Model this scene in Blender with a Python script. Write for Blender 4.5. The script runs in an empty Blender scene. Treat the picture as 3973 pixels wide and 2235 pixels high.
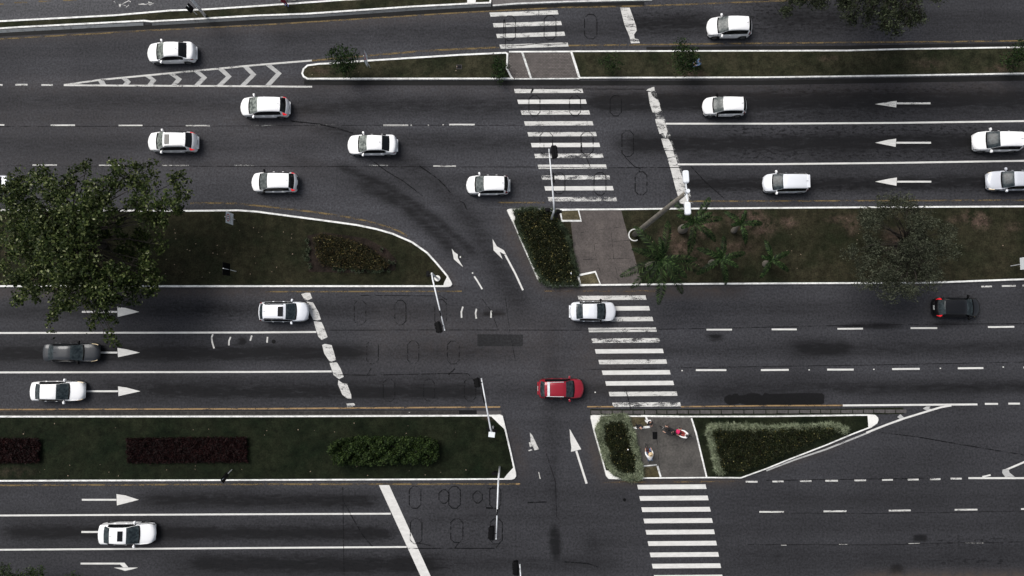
import bpy, bmesh, math, random
import numpy as np
from mathutils import Vector, Matrix
random.seed(7); RS = np.random.RandomState(11)
scene = bpy.context.scene
COL = scene.collection
PI = math.pi
# ---------------------------------------------------------------- camera geometry
CX, CY, F, H = 1986.5, 1117.5, 2520.0, 56.0
NX, NY = 2013.0, 1270.0            # point of the ground straight below the camera, in photo pixels
_d = Vector((NX-CX, -(NY-CY), -F)).normalized()
_Z = -_d
_X = (Vector((1,0,0)) - _Z*_Z.x).normalized()
_Y = _Z.cross(_X)
def G(px, py, z=0.0):
    v = Vector((px-CX, -(py-CY), -F))
    w = Vector((_X.dot(v), _Y.dot(v), _Z.dot(v)))
    t = (z-H)/w.z
    return Vector((w.x*t, w.y*t, z))
def PIX(x, y, z=0.0):
    """world (numpy) -> photo pixels"""
    dz = z-H
    cx = _X.x*x+_Y.x*y+_Z.x*dz; cy = _X.y*x+_Y.y*y+_Z.y*dz; cz = _X.z*x+_Y.z*y+_Z.z*dz
    return CX+F*cx/(-cz), CY-F*cy/(-cz)
cam = bpy.data.cameras.new('camera'); camo = bpy.data.objects.new('camera', cam); COL.objects.link(camo)
cam.sensor_fit = 'HORIZONTAL'; cam.sensor_width = 36; cam.lens = F/3973*36
cam.clip_start = .5; cam.clip_end = 2000
camo.matrix_world = Matrix(((_X.x,_X.y,_X.z,0),(_Y.x,_Y.y,_Y.z,0),(_Z.x,_Z.y,_Z.z,H),(0,0,0,1)))
scene.camera = camo
scene.render.resolution_x = 1024; scene.render.resolution_y = 576
# ---------------------------------------------------------------- light
AZ, EL = math.radians(140), math.radians(52)   # sun towards upper left of the picture
w = bpy.data.worlds.new('World'); scene.world = w; w.use_nodes = True
nt = w.node_tree; bg = nt.nodes['Background']
sky = nt.nodes.new('ShaderNodeTexSky'); sky.sky_type = 'NISHITA'; sky.sun_disc = False
sky.sun_elevation = EL; sky.sun_rotation = math.radians(90)-AZ; sky.air_density = 1.0; sky.dust_density = 3.0
hs = nt.nodes.new('ShaderNodeHueSaturation'); hs.inputs['Saturation'].default_value = .45
nt.links.new(sky.outputs[0], hs.inputs['Color']); nt.links.new(hs.outputs[0], bg.inputs[0]); bg.inputs[1].default_value = .10
sl = bpy.data.lights.new('sun', 'SUN'); so = bpy.data.objects.new('sun', sl); COL.objects.link(so)
sl.energy = 2.3; sl.angle = math.radians(38); sl.color = (1,.965,.92)
sd = Vector((math.cos(AZ)*math.cos(EL), math.sin(AZ)*math.cos(EL), math.sin(EL)))
so.rotation_euler = sd.to_track_quat('Z','Y').to_euler(); so.location = (0,0,60)
vs = scene.view_settings; vs.view_transform = 'Standard'; vs.look = 'None'; vs.exposure = 0.18; vs.gamma = 1
# ---------------------------------------------------------------- materials
MATS = {}
class NB:
    def __init__(s, m): s.t = m.node_tree; s.n = s.t.nodes; s.l = s.t.links
    def node(s, t, **k):
        n = s.n.new(t)
        for a, b in k.items(): setattr(n, a, b)
        return n
    def link(s, a, b): s.l.new(a, b)
    def pos(s): return s.node('ShaderNodeNewGeometry').outputs['Position']
    def noise(s, vec, scale, detail=3, rough=.6, stretch=None):
        if stretch:
            mp = s.node('ShaderNodeMapping'); mp.inputs['Scale'].default_value = stretch
            s.link(vec, mp.inputs[0]); vec = mp.outputs[0]
        n = s.node('ShaderNodeTexNoise'); n.inputs['Scale'].default_value = scale
        n.inputs['Detail'].default_value = detail; n.inputs['Roughness'].default_value = rough
        s.link(vec, n.inputs['Vector']); return n.outputs[0]
    def mrange(s, v, a, b, c=0., d=1.):
        n = s.node('ShaderNodeMapRange'); n.clamp = True
        for i, x in zip((1,2,3,4), (a,b,c,d)): n.inputs[i].default_value = x
        s.link(v, n.inputs[0]); return n.outputs[0]
    def math(s, op, a, b=None):
        n = s.node('ShaderNodeMath', operation=op)
        for i, x in enumerate((a, b)):
            if x is None: continue
            if isinstance(x, (int, float)): n.inputs[i].default_value = x
            else: s.link(x, n.inputs[i])
        return n.outputs[0]
    def mix(s, f, a, b):
        n = s.node('ShaderNodeMixRGB')
        for i, x in enumerate((f, a, b)):
            if isinstance(x, (int, float)): n.inputs[i].default_value = x
            elif isinstance(x, tuple): n.inputs[i].default_value = x+(1,)
            else: s.link(x, n.inputs[i])
        return n.outputs[0]
    def attr(s, name): return s.node('ShaderNodeAttribute', attribute_name=name).outputs['Fac']
def newmat(name):
    m = bpy.data.materials.new(name); m.use_nodes = True; MATS[name] = m
    return m, NB(m), m.node_tree.nodes['Principled BSDF']
def bump(b, p, h, s=.3, dist=.02):
    n = b.node('ShaderNodeBump'); n.inputs['Strength'].default_value = s; n.inputs['Distance'].default_value = dist
    b.link(h, n.inputs['Height']); b.link(n.outputs[0], p.inputs['Normal'])
def simple(name, col, rough=.6, metal=0, coat=0, var=.0, vscale=4, emit=None, spec=.5):
    m, b, p = newmat(name)
    p.inputs['Roughness'].default_value = rough; p.inputs['Metallic'].default_value = metal
    p.inputs['Coat Weight'].default_value = coat; p.inputs['Coat Roughness'].default_value = .08
    p.inputs['Specular IOR Level'].default_value = spec
    if var:
        tc = b.node('ShaderNodeTexCoord').outputs['Object']
        f = b.mrange(b.noise(tc, vscale), .3, .7)
        b.link(b.mix(f, tuple(c*(1-var) for c in col), tuple(min(1,c*(1+var)) for c in col)), p.inputs['Base Color'])
    else: p.inputs['Base Color'].default_value = col+(1,)
    if emit: p.inputs['Emission Color'].default_value = emit[0]+(1,); p.inputs['Emission Strength'].default_value = emit[1]
    return m
def leafmat(name, cols, rough=.55, trans=.15, nscale=1.2):
    m, b, p = newmat(name)
    r = b.node('ShaderNodeNewGeometry').outputs['Random Per Island']
    cr = b.node('ShaderNodeValToRGB'); b.link(r, cr.inputs[0])
    e = cr.color_ramp.elements
    while len(e) < len(cols): e.new(.5)
    for i, c in enumerate(cols): e[i].position = c[3] if len(c) > 3 else i/(len(cols)-1); e[i].color = tuple(c[:3])+(1,)
    n = b.mrange(b.noise(b.pos(), nscale, 2), .3, .7, .6, 1.35)
    v = b.node('ShaderNodeVectorMath', operation='SCALE'); b.link(cr.outputs[0], v.inputs[0]); b.link(n, v.inputs['Scale'])
    b.link(v.outputs[0], p.inputs['Base Color']); p.inputs['Roughness'].default_value = rough
    p.inputs['Specular IOR Level'].default_value = .12
    tr = b.node('ShaderNodeBsdfTranslucent'); b.link(v.outputs[0], tr.inputs[0])
    mx = b.node('ShaderNodeMixShader'); mx.inputs[0].default_value = trans
    out = m.node_tree.nodes['Material Output']
    b.link(p.outputs[0], mx.inputs[1]); b.link(tr.outputs[0], mx.inputs[2]); b.link(mx.outputs[0], out.inputs[0])
    return m
def asphalt_mat(name, base, cool=1.06, attrs=True):
    m, b, p = newmat(name); pos = b.pos()
    big = b.mrange(b.noise(pos, .10, 5), .33, .67, .80, 1.16)
    lane = b.mrange(b.noise(pos, 1., 5, .65, (.05,.9,1)), .33, .67, .84, 1.14)
    grain = b.mrange(b.noise(pos, 5.5, 3, .8), .36, .64, .62, 1.40)
    grain2 = b.mrange(b.noise(pos, 55., 2, .8), .3, .7, .7, 1.3)
    f = b.math('MULTIPLY', b.math('MULTIPLY', big, lane), b.math('MULTIPLY', grain, grain2))
    c = b.node('ShaderNodeVectorMath', operation='SCALE'); c.inputs[0].default_value = (base*.97, base*.975, base*cool); b.link(f, c.inputs['Scale'])
    colr = c.outputs[0]
    if attrs:
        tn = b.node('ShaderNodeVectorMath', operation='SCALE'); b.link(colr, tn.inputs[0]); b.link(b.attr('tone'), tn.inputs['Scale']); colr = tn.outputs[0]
    if attrs:
        n1 = b.mrange(b.noise(pos, 2.2, 5, .7, (.3,1.5,1)), .25, .75, .35, 1.35)
        st = b.math('MULTIPLY', b.attr('stain'), b.math('ADD', n1, .15))
        st = b.math('MINIMUM', st, .9)
        colr = b.mix(st, colr, (.0035,.0035,.0042))
        sp = b.mrange(b.noise(pos, 4.2, 3, .6, (.5,1.3,1)), .535, .60)
        sp = b.math('MULTIPLY', sp, b.attr('spot'))
        colr = b.mix(sp, colr, (.004,.004,.005))
        du = b.math('MULTIPLY', b.attr('dust'), b.mrange(b.noise(pos, 1.5, 5, .7), .25, .7, .1, 1.1))
        colr = b.mix(du, colr, (base*1.45, base*1.15, base*1.0))
    b.link(colr, p.inputs['Base Color']); p.inputs['Roughness'].default_value = .85; p.inputs['Specular IOR Level'].default_value = .25
    bump(b, p, b.noise(pos, 60., 3, .7), .5, .01)
    return m
asphalt_mat('asphalt', .042, 1.1)
asphalt_mat('path_asphalt', .075, 1.05, False)
asphalt_mat('patch_asphalt', .020, 1.05, False)
asphalt_mat('patch_dark', .0045, 1.1, False)
def paint(name, col, wear, grime=.25):
    m, b, p = newmat(name); pos = b.pos()
    g = b.mrange(b.noise(pos, 3., 5, .7, (.5,1.3,1)), .3, .75)
    g2 = b.mrange(b.noise(pos, 30., 3, .7), .3, .7, .88, 1.06)
    c = b.mix(b.math('MULTIPLY', g, grime), col, tuple(x*.35 for x in col))
    v = b.node('ShaderNodeVectorMath', operation='SCALE'); b.link(c, v.inputs[0]); b.link(g2, v.inputs['Scale'])
    b.link(v.outputs[0], p.inputs['Base Color']); p.inputs['Roughness'].default_value = .8; p.inputs['Specular IOR Level'].default_value = .15
    if wear > 0:
        n = b.math('ADD', b.math('MULTIPLY', b.noise(pos, 1.7, 4, .7, (.5,1.6,1)), .55), b.math('MULTIPLY', b.noise(pos, 16., 4, .75), .45))
        t = .38+.17*wear
        a = b.mrange(n, t-.03, t+.04)
        tr = b.node('ShaderNodeBsdfTransparent'); mx = b.node('ShaderNodeMixShader')
        b.link(a, mx.inputs[0]); b.link(tr.outputs[0], mx.inputs[1]); b.link(p.outputs[0], mx.inputs[2])
        b.link(mx.outputs[0], m.node_tree.nodes['Material Output'].inputs[0])
    return m
paint('paint_white', (.77,.76,.73), .0, .4)
paint('paint_used', (.72,.71,.68), .32, .5)
paint('paint_worn', (.76,.75,.72), .62, .4)
paint('paint_faint', (.6,.6,.58), .95, .5)
paint('paint_grey', (.50,.50,.49), .15, .4)
paint('paint_yellow', (.20,.145,.07), .6, .5)
paint('paint_yellow_worn', (.19,.13,.07), .8, .5)
paint('paint_orange', (.36,.24,.12), .4, .5)
paint('tar', (.005,.005,.006), .55, .2)
paint('tar_faint', (.008,.008,.009), .72, .2)
def kerbmat(name, top, grime):
    m, b, p = newmat(name); pos = b.pos()
    n = b.mrange(b.noise(pos, 3.2, 5, .8, (.6,1,1)), .44, .68)
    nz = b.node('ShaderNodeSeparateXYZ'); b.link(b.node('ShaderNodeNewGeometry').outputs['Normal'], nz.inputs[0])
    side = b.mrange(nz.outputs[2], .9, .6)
    sx = b.node('ShaderNodeSeparateXYZ'); b.link(pos, sx.inputs[0]); fr_ = b.math('FRACT', b.math('MULTIPLY', sx.outputs[0], 1.02)); jt = b.mrange(fr_, .0, .035, .85, 0.)
    n = b.math('MAXIMUM', n, jt)
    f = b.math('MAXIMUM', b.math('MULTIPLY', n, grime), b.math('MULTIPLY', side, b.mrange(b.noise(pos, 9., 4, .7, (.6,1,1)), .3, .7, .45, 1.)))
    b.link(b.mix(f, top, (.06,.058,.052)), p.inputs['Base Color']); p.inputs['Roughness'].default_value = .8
    return m
kerbmat('kerb_white', (.90,.90,.87), .55)
kerbmat('kerb_grime', (.75,.76,.74), .8)
kerbmat('apron', (.34,.36,.37), 1.0)
kerbmat('concrete_white', (.84,.83,.79), .2)
m, b, p = newmat('gutter'); pos = b.pos()
wv = b.node('ShaderNodeTexWave', wave_type='BANDS', bands_direction='X'); wv.inputs['Scale'].default_value = 2.6; wv.inputs['Distortion'].default_value = .6
b.link(pos, wv.inputs[0])
f = b.math('MULTIPLY', b.mrange(wv.outputs[1], .4, .9), b.mrange(b.noise(pos, 1.3, 3), .45, .7, .0, 1))
b.link(b.mix(f, (.0015,.0015,.0015), (.009,.009,.009)), p.inputs['Base Color']); p.inputs['Roughness'].default_value = .9
# lawn with bare earth patches
def lawnmat(name, g1, g2, spots=(), patch=.5):
    m, b, p = newmat(name); pos = b.pos()
    n1 = b.mrange(b.noise(pos, .35, 5, .65), .35, .65); n2 = b.mrange(b.noise(pos, 7., 5, .8), .3, .7, .35, 1.6)
    n3 = b.mrange(b.noise(pos, 1.6, 4, .7), .35, .65, .62, 1.3); n2 = b.math('MULTIPLY', n2, n3)
    c = b.mix(b.math('MULTIPLY', n1, patch*2), g1, g2)
    acc = None
    for (px, py, rx, ry, k) in spots:
        q = G(px, py)
        s = b.node('ShaderNodeVectorMath', operation='SUBTRACT'); b.link(pos, s.inputs[0]); s.inputs[1].default_value = (q.x,q.y,.13)
        t = b.node('ShaderNodeVectorMath', operation='MULTIPLY'); b.link(s.outputs[0], t.inputs[0]); t.inputs[1].default_value = (45/rx,45/ry,0)
        l = b.node('ShaderNodeVectorMath', operation='LENGTH'); b.link(t.outputs[0], l.inputs[0])
        v = b.mrange(l.outputs['Value'], .25, 1.15, k, 0.)
        acc = v if acc is None else b.math('MAXIMUM', acc, v)
    if acc is not None:
        bare = b.math('MULTIPLY', acc, b.mrange(b.noise(pos, 1.4, 5, .75), .38, .58))
        c = b.mix(bare, c, (.115,.078,.062))
    v = b.node('ShaderNodeVectorMath', operation='SCALE'); b.link(c, v.inputs[0]); b.link(n2, v.inputs['Scale'])
    b.link(v.outputs[0], p.inputs['Base Color']); p.inputs['Roughness'].default_value = .95; p.inputs['Specular IOR Level'].default_value = .1
    bump(b, p, b.noise(pos, 25., 4, .8), .8, .05)
    return m
SP = [(2720,870,70,60,.9),(2640,965,50,45,.9),(2900,850,90,45,.9),(2960,880,60,50,.8),(3300,870,40,50,.7),(3060,860,40,30,.8),(3800,860,45,40,1.),(3760,840,40,30,.7),(3930,880,40,20,.5),(3470,930,60,50,.75),(3250,850,60,20,.5),(3700,855,40,20,.4),(2600,920,60,40,.6),(2700,1000,60,60,.45),(2850,960,90,40,.5)]
lawnmat('lawn_olive', (.015,.018,.009), (.034,.031,.018), SP, .55)
lawnmat('lawn_mid', (.013,.016,.008), (.027,.025,.014), [(60,960,70,60,.4)], .5)
lawnmat('lawn_dark', (.007,.0115,.0055), (.018,.021,.011), [(60,1830,90,25,.25),(1900,1620,30,15,.5)], .4)
lawnmat('lawn_top', (.016,.020,.010), (.042,.039,.023), [(2690,290,60,20,.6),(3210,228,50,15,.5),(3880,270,60,20,.5),(1240,280,60,25,.4),(3600,250,80,25,.3)], .55)
lawnmat('verge_dirt', (.05,.05,.035), (.11,.095,.075), (), .6)
lawnmat('moss', (.045,.038,.018), (.11,.095,.058), (), .6)
lawnmat('soil', (.012,.010,.008), (.03,.022,.018), (), .6)
def paving(name, a, bcol, brick=False):
    m, b, p = newmat(name); pos = b.pos()
    n1 = b.mrange(b.noise(pos, .8, 5, .7), .3, .7); n2 = b.mrange(b.noise(pos, 6., 4, .85), .35, .65, .7, 1.35)
    c = b.mix(n1, a, bcol)
    if brick:
        br = b.node('ShaderNodeTexBrick'); b.link(pos, br.inputs[0]); br.inputs['Scale'].default_value = 1.
        br.inputs['Brick Width'].default_value = .26; br.inputs['Row Height'].default_value = .13; br.inputs['Mortar Size'].default_value = .018
        br.inputs['Color1'].default_value = (1,1,1,1); br.inputs['Color2'].default_value = (.72,.72,.72,1); br.inputs['Mortar'].default_value = (.2,.2,.2,1)
        mm = b.node('ShaderNodeMixRGB', blend_type='MULTIPLY'); mm.inputs[0].default_value = 1; b.link(c, mm.inputs[1]); b.link(br.outputs[0], mm.inputs[2]); c = mm.outputs[0]
    v = b.node('ShaderNodeVectorMath', operation='SCALE'); b.link(c, v.inputs[0]); b.link(n2, v.inputs['Scale'])
    b.link(v.outputs[0], p.inputs['Base Color']); p.inputs['Roughness'].default_value = .9
    bump(b, p, b.noise(pos, 40., 3, .7), .4, .01); return m
paving('paving_brown', (.060,.051,.048), (.110,.094,.086))
paving('paving_grey', (.050,.047,.043), (.092,.085,.077))
paving('paving_brick', (.12,.105,.098), (.165,.145,.135), True)
paving('paving_light', (.10,.092,.09), (.14,.13,.125))
paving('slab', (.055,.050,.050), (.095,.088,.086))
simple('black', (.003,.003,.0035), .6, spec=.12); simple('tyre', (.012,.012,.012), .85); simple('rubber', (.02,.02,.021), .7)
simple('rim', (.35,.36,.37), .35, .9); simple('chrome', (.6,.6,.6), .2, 1.)
simple('glass', (.004,.005,.006), .12, 0, .0, spec=.35); 
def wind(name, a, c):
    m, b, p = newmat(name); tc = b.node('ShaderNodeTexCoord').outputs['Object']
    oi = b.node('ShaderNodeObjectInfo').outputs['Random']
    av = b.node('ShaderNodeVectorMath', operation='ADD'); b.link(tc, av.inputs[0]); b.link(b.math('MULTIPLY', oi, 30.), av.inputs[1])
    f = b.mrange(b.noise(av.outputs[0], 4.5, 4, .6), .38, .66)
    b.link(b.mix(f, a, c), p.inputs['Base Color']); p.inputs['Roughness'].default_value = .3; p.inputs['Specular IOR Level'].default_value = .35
wind('windscreen_glare_tint', (.05,.06,.055), (.30,.33,.30)); wind('windscreen_dark', (.008,.014,.018), (.045,.06,.065)); wind('windscreen_half_glare_tint', (.04,.05,.05), (.14,.155,.15))  # paler mottled tones paint sun and sky glare into left-facing windscreens
simple('car_white', (.97,.97,.97), .35, 0, .6); simple('car_silverwhite', (.84,.86,.90), .35, .1, .6)
simple('car_silver', (.66,.68,.73), .35, .15, .6); simple('car_red', (.30,.006,.020), .3, .1, .8)
simple('car_black', (.006,.006,.007), .3, 0, .5, spec=.3); simple('car_darkgrey', (.030,.033,.038), .4, .2, .4)
simple('grille', (.02,.02,.022), .5); simple('headlamp', (.45,.45,.44), .15, .2, .8)
simple('headlamp_lit', (.8,.7,.5), .2, 0, .8, emit=((1,.78,.5), .9)); simple('tail', (.28,.008,.012), .2, 0, .8)
simple('tail_lit', (.5,.01,.02), .2, 0, .8, emit=((1,.02,.03), .7)); simple('plate', (.55,.56,.55), .5)
simple('pole_white', (.72,.74,.76), .5, .1, 0, .15, 3); simple('pole_concrete', (.17,.155,.13), .85, 0, 0, .3, 2.5)
simple('lamp_white', (.80,.83,.86), .4, 0, .2, .08, 5); simple('sign_white', (.78,.82,.84), .5, 0, 0, .05, 8); simple('sign_red', (.42,.01,.02), .5)
simple('bark', (.028,.022,.017), .9, 0, 0, .5, 6); simple('palm_trunk', (.14,.125,.105), .9, 0, 0, .35, 7)
simple('skin', (.52,.30,.22), .6); simple('hair', (.008,.006,.005), .7); simple('straw', (.62,.47,.28), .8, 0, 0, .2, 20)
simple('cloth_black', (.008,.008,.010), .9); simple('cloth_white', (.80,.80,.80), .9, 0, 0, .12, 9); simple('cloth_denim', (.12,.19,.32), .9, 0, 0, .3, 8)
simple('cloth_pink', (.72,.02,.13), .8, 0, 0, .2, 9); simple('cloth_maroon', (.22,.012,.03), .9, 0, 0, .3, 9); simple('cloth_blue', (.25,.4,.8), .8, 0, 0, .3, 15)
simple('cloth_pattern', (.30,.06,.05), .9, 0, 0, .8, 30); simple('bike_red', (.22,.02,.02), .4); simple('bike_white', (.75,.75,.65), .5); simple('leafdebris', (.35,.27,.2), .9)
leafmat('leaf_broad', [(.010,.018,.005,0),(.022,.036,.009,.4),(.050,.070,.018,.75),(.11,.13,.042,.95),(.30,.32,.18,1)], nscale=.5)
leafmat('leaf_fine', [(.016,.019,.011,0),(.036,.041,.026,.5),(.11,.12,.08,1)], nscale=.8)
leafmat('leaf_dark', [(.007,.016,.006,0),(.018,.036,.010,.6),(.045,.075,.022,1)], nscale=2)
leafmat('leaf_palm', [(.002,.006,.002,0),(.009,.022,.006,.55),(.075,.125,.04,1)], nscale=.8)
leafmat('leaf_feather', [(.010,.014,.007,0),(.026,.033,.016,.6),(.10,.12,.065,1)], nscale=1)
leafmat('leaf_hedge', [(.004,.010,.003,0),(.017,.032,.008,.5),(.060,.090,.026,1)], nscale=1.6)
leafmat('leaf_maroon', [(.004,.0015,.0015,0),(.010,.003,.003,.7),(.036,.012,.012,1)], nscale=1.2)
leafmat('leaf_bed', [(.005,.009,.003,0),(.014,.019,.007,.6),(.040,.042,.017,1)], nscale=1.5)
leafmat('leaf_rust', [(.007,.009,.004,0),(.020,.022,.009,.6),(.085,.060,.024,1)], nscale=1.5)
leafmat('leaf_silver', [(.06,.08,.045,0),(.17,.20,.12,.5),(.42,.46,.32,1)], nscale=1.5)
leafmat('leaf_silver_dull', [(.022,.032,.016,0),(.05,.07,.038,.6),(.13,.16,.10,1)], nscale=1.5)
leafmat('petal_yellow', [(.07,.055,.012,0),(.20,.17,.05,.6),(.5,.46,.22,1)])
leafmat('blade_olive', [(.012,.014,.007,0),(.026,.026,.013,.6),(.070,.065,.038,1)], nscale=.5)
leafmat('blade_dark', [(.005,.008,.003,0),(.011,.015,.007,.7),(.032,.036,.018,1)], nscale=.5)
MA = MATS
# ---------------------------------------------------------------- mesh builders
def tag(o, label=None, cat=None, group=None, kind=None):
    for k, v in (('label',label),('category',cat),('group',group),('kind',kind)):
        if v: o[k] = v
    return o
def thing(name, label, cat, loc=(0,0,0), rz=0, group=None):
    o = bpy.data.objects.new(name, None); COL.objects.link(o); o.empty_display_size = .3
    o.location = loc; o.rotation_euler = (0,0,rz); return tag(o, label, cat, group)
def rootloc(p):
    while p.parent: p = p.parent
    return Vector(p.location)
def link(name, me, mat, parent):
    o = bpy.data.objects.new(name, me); COL.objects.link(o)
    if mat: me.materials.append(MA[mat])
    if parent: o.parent = parent
    return o
class MB:
    def __init__(s): s.v = []; s.f = []
    def add(s, vs, fs):
        n = len(s.v); s.v += [Vector(q) for q in vs]; s.f += [tuple(i+n for i in f) for f in fs]; return s
    def box(s, c, d, rz=0, rx=0, ry=0):
        R = Matrix.Rotation(rz,3,'Z')@Matrix.Rotation(ry,3,'Y')@Matrix.Rotation(rx,3,'X'); c = Vector(c)
        vs = [c+R@Vector((x*d[0]/2,y*d[1]/2,z*d[2]/2)) for x in (-1,1) for y in (-1,1) for z in (-1,1)]
        return s.add(vs, [(0,1,3,2),(4,6,7,5),(0,4,5,1),(2,3,7,6),(0,2,6,4),(1,5,7,3)])
    def rbox(s, c, d, r, rz=0, n=4):
        pts = []
        for (sx, sy, a0) in ((1,1,0),(-1,1,PI/2),(-1,-1,PI),(1,-1,3*PI/2)):
            for i in range(n+1):
                a = a0+PI/2*i/n; pts.append((sx*(d[0]/2-r)+r*math.cos(a), sy*(d[1]/2-r)+r*math.sin(a)))
        R = Matrix.Rotation(rz,3,'Z'); c = Vector(c); b = min(r, d[2]*.35); rings = []
        for (z, k) in ((-d[2]/2,1),(d[2]/2-b,1),(d[2]/2-b*.3,1-b*.35/max(d[0],d[1])*2),(d[2]/2,1-b/max(d[0],d[1])*2.2)):
            rings.append([c+R@Vector((x*k,y*k,z)) for x, y in pts])
        N = len(pts); vs = [q for r_ in rings for q in r_]
        fs = [(k*N+i,k*N+(i+1)%N,(k+1)*N+(i+1)%N,(k+1)*N+i) for k in range(3) for i in range(N)]
        fs += [tuple(range(N-1,-1,-1)), tuple(range(3*N,4*N))]
        return s.add(vs, fs)
    def tube(s, pts, rad, n=8, cap=True):
        pts = [Vector(q) for q in pts]
        if not isinstance(rad, (list, tuple)): rad = [rad]*len(pts)
        vs = []; up = None
        for i, q in enumerate(pts):
            t = (pts[min(i+1,len(pts)-1)]-pts[max(i-1,0)]).normalized()
            if up is None: up = Vector((0,0,1)) if abs(t.z) < .9 else Vector((1,0,0))
            a = t.cross(up).normalized(); bb = t.cross(a).normalized(); up = -bb if False else a.cross(t).normalized()
            for k in range(n):
                an = 2*PI*k/n; vs.append(q+(a*math.cos(an)+bb*math.sin(an))*rad[i])
        fs = [(i*n+k,i*n+(k+1)%n,(i+1)*n+(k+1)%n,(i+1)*n+k) for i in range(len(pts)-1) for k in range(n)]
        if cap: fs += [tuple(range(n-1,-1,-1)), tuple(range((len(pts)-1)*n,len(pts)*n))]
        return s.add(vs, fs)
    def prism(s, poly, z0, z1):
        n = len(poly); vs = [(q[0],q[1],z0) for q in poly]+[(q[0],q[1],z1) for q in poly]
        return s.add(vs, [tuple(range(n-1,-1,-1)), tuple(range(n,2*n))]+[(i,(i+1)%n,n+(i+1)%n,n+i) for i in range(n)])
    def torus(s, c, R, r, M, n=20, k=6):
        vs = []; c = Vector(c)
        for i in range(n):
            a = 2*PI*i/n
            for j in range(k):
                t = 2*PI*j/k; q = Vector(((R+r*math.cos(t))*math.cos(a),(R+r*math.cos(t))*math.sin(a),r*math.sin(t))); vs.append(c+M@q)
        return s.add(vs, [(i*k+j,((i+1)%n)*k+j,((i+1)%n)*k+(j+1)%k,i*k+(j+1)%k) for i in range(n) for j in range(k)])
    def ball(s, c, r, nu=10, nv=7, zmin=-1):
        c = Vector(c); r = Vector(r) if not isinstance(r,(int,float)) else Vector((r,r,r)); vs = []
        for j in range(nv+1):
            ph = -PI/2+PI*j/nv; z = max(math.sin(ph), zmin)
            for i in range(nu): a = 2*PI*i/nu; vs.append(c+Vector((r.x*math.cos(ph)*math.cos(a), r.y*math.cos(ph)*math.sin(a), r.z*z)))
        return s.add(vs, [(j*nu+i,j*nu+(i+1)%nu,(j+1)*nu+(i+1)%nu,(j+1)*nu+i) for j in range(nv) for i in range(nu)])
    def build(s, name, mat, parent=None, world=False, smooth=False, tri=False):
        off = rootloc(parent) if (world and parent) else Vector((0,0,0))
        me = bpy.data.meshes.new(name); me.from_pydata([tuple(q-off) for q in s.v], [], s.f)
        if tri:
            bm = bmesh.new(); bm.from_mesh(me); bmesh.ops.triangulate(bm, faces=bm.faces[:]); bm.to_mesh(me); bm.free()
        bm = bmesh.new(); bm.from_mesh(me); bmesh.ops.recalc_face_normals(bm, faces=bm.faces[:]); bm.to_mesh(me); bm.free()
        if smooth: me.shade_smooth()
        me.update(); return link(name, me, mat, parent)
def npmesh(name, V, mat, parent=None, world=True, k=4):
    """V (N,k,3) separate k-gons as one mesh"""
    V = np.asarray(V, dtype=np.float32).copy(); n = len(V)
    if parent and world:
        o = rootloc(parent); V -= np.array((o.x,o.y,o.z), dtype=np.float32)
    me = bpy.data.meshes.new(name); me.vertices.add(n*k); me.vertices.foreach_set('co', V.ravel())
    me.loops.add(n*k); me.loops.foreach_set('vertex_index', np.arange(n*k, dtype=np.int32))
    me.polygons.add(n); me.polygons.foreach_set('loop_start', np.arange(0, n*k, k, dtype=np.int32))
    me.update(calc_edges=True); me.validate(); return link(name, me, mat, parent)
def unit(a): return a/np.maximum(np.linalg.norm(a, axis=-1, keepdims=True), 1e-9)
def leaves(C, L, W, up=.5, droop=0.):
    """diamond leaves at centres C"""
    n = len(C); N = RS.normal(size=(n,3)); N[:,2] = np.abs(N[:,2])+up; N = unit(N)
    A = RS.normal(size=(n,3)); A[:,2] -= droop; A = unit(A-(A*N).sum(1,keepdims=True)*N); B = np.cross(N, A)
    l = (L*RS.uniform(.6,1.3,(n,1))); ww = l*W/L
    return np.stack([C-A*l, C+B*ww-A*l*.1, C+A*l, C-B*ww-A*l*.1], axis=1)
def blades(C, h, wd, spread=.5, lean=None):
    n = len(C); D = np.zeros((n,3)); a = RS.uniform(0,2*PI,n); s = RS.uniform(0,spread,n)
    D[:,0] = np.cos(a)*s; D[:,1] = np.sin(a)*s; D[:,2] = 1
    if lean is not None: D += lean
    D = unit(D)*(h*RS.uniform(.5,1.3,(n,1))); S = np.stack([-np.sin(a), np.cos(a), np.zeros(n)], 1)*wd/2
    return np.stack([C-S, C+S, C+D], axis=1)
def inpoly(pts, poly):
    x, y = pts[:,0], pts[:,1]; r = np.zeros(len(pts), bool); n = len(poly); j = n-1
    for i in range(n):
        xi, yi = poly[i][0], poly[i][1]; xj, yj = poly[j][0], poly[j][1]
        if abs(yj-yi) > 1e-9:
            c = ((yi > y) != (yj > y)) & (x < (xj-xi)*(y-yi)/(yj-yi)+xi); r ^= c
        j = i
    return r
def sample(poly, density):
    P = np.array([(q[0],q[1]) for q in poly]); lo = P.min(0); hi = P.max(0)
    n = int((hi-lo).prod()*density)+1; Q = RS.uniform(lo, hi, (n,2)); return Q[inpoly(Q, P)]
def WP(pts, z=0): return [G(x,y,z) for x, y in pts]
def area(P): return sum(P[i][0]*P[(i+1)%len(P)][1]-P[(i+1)%len(P)][0]*P[i][1] for i in range(len(P)))/2
def ccw(P): return P if area(P) > 0 else P[::-1]
def inset(P, d):
    P = [Vector((q[0],q[1])) for q in P]; n = len(P); out = []
    for i in range(n):
        a = (P[i]-P[i-1]).normalized(); b = (P[(i+1)%n]-P[i]).normalized()
        n1 = Vector((-a.y,a.x)); n2 = Vector((-b.y,b.x)); m = (n1+n2)
        m = m.normalized() if m.length > 1e-6 else n1
        k = d/max(.45, m.dot(n1)); out.append(P[i]+m*k)
    return out
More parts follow.
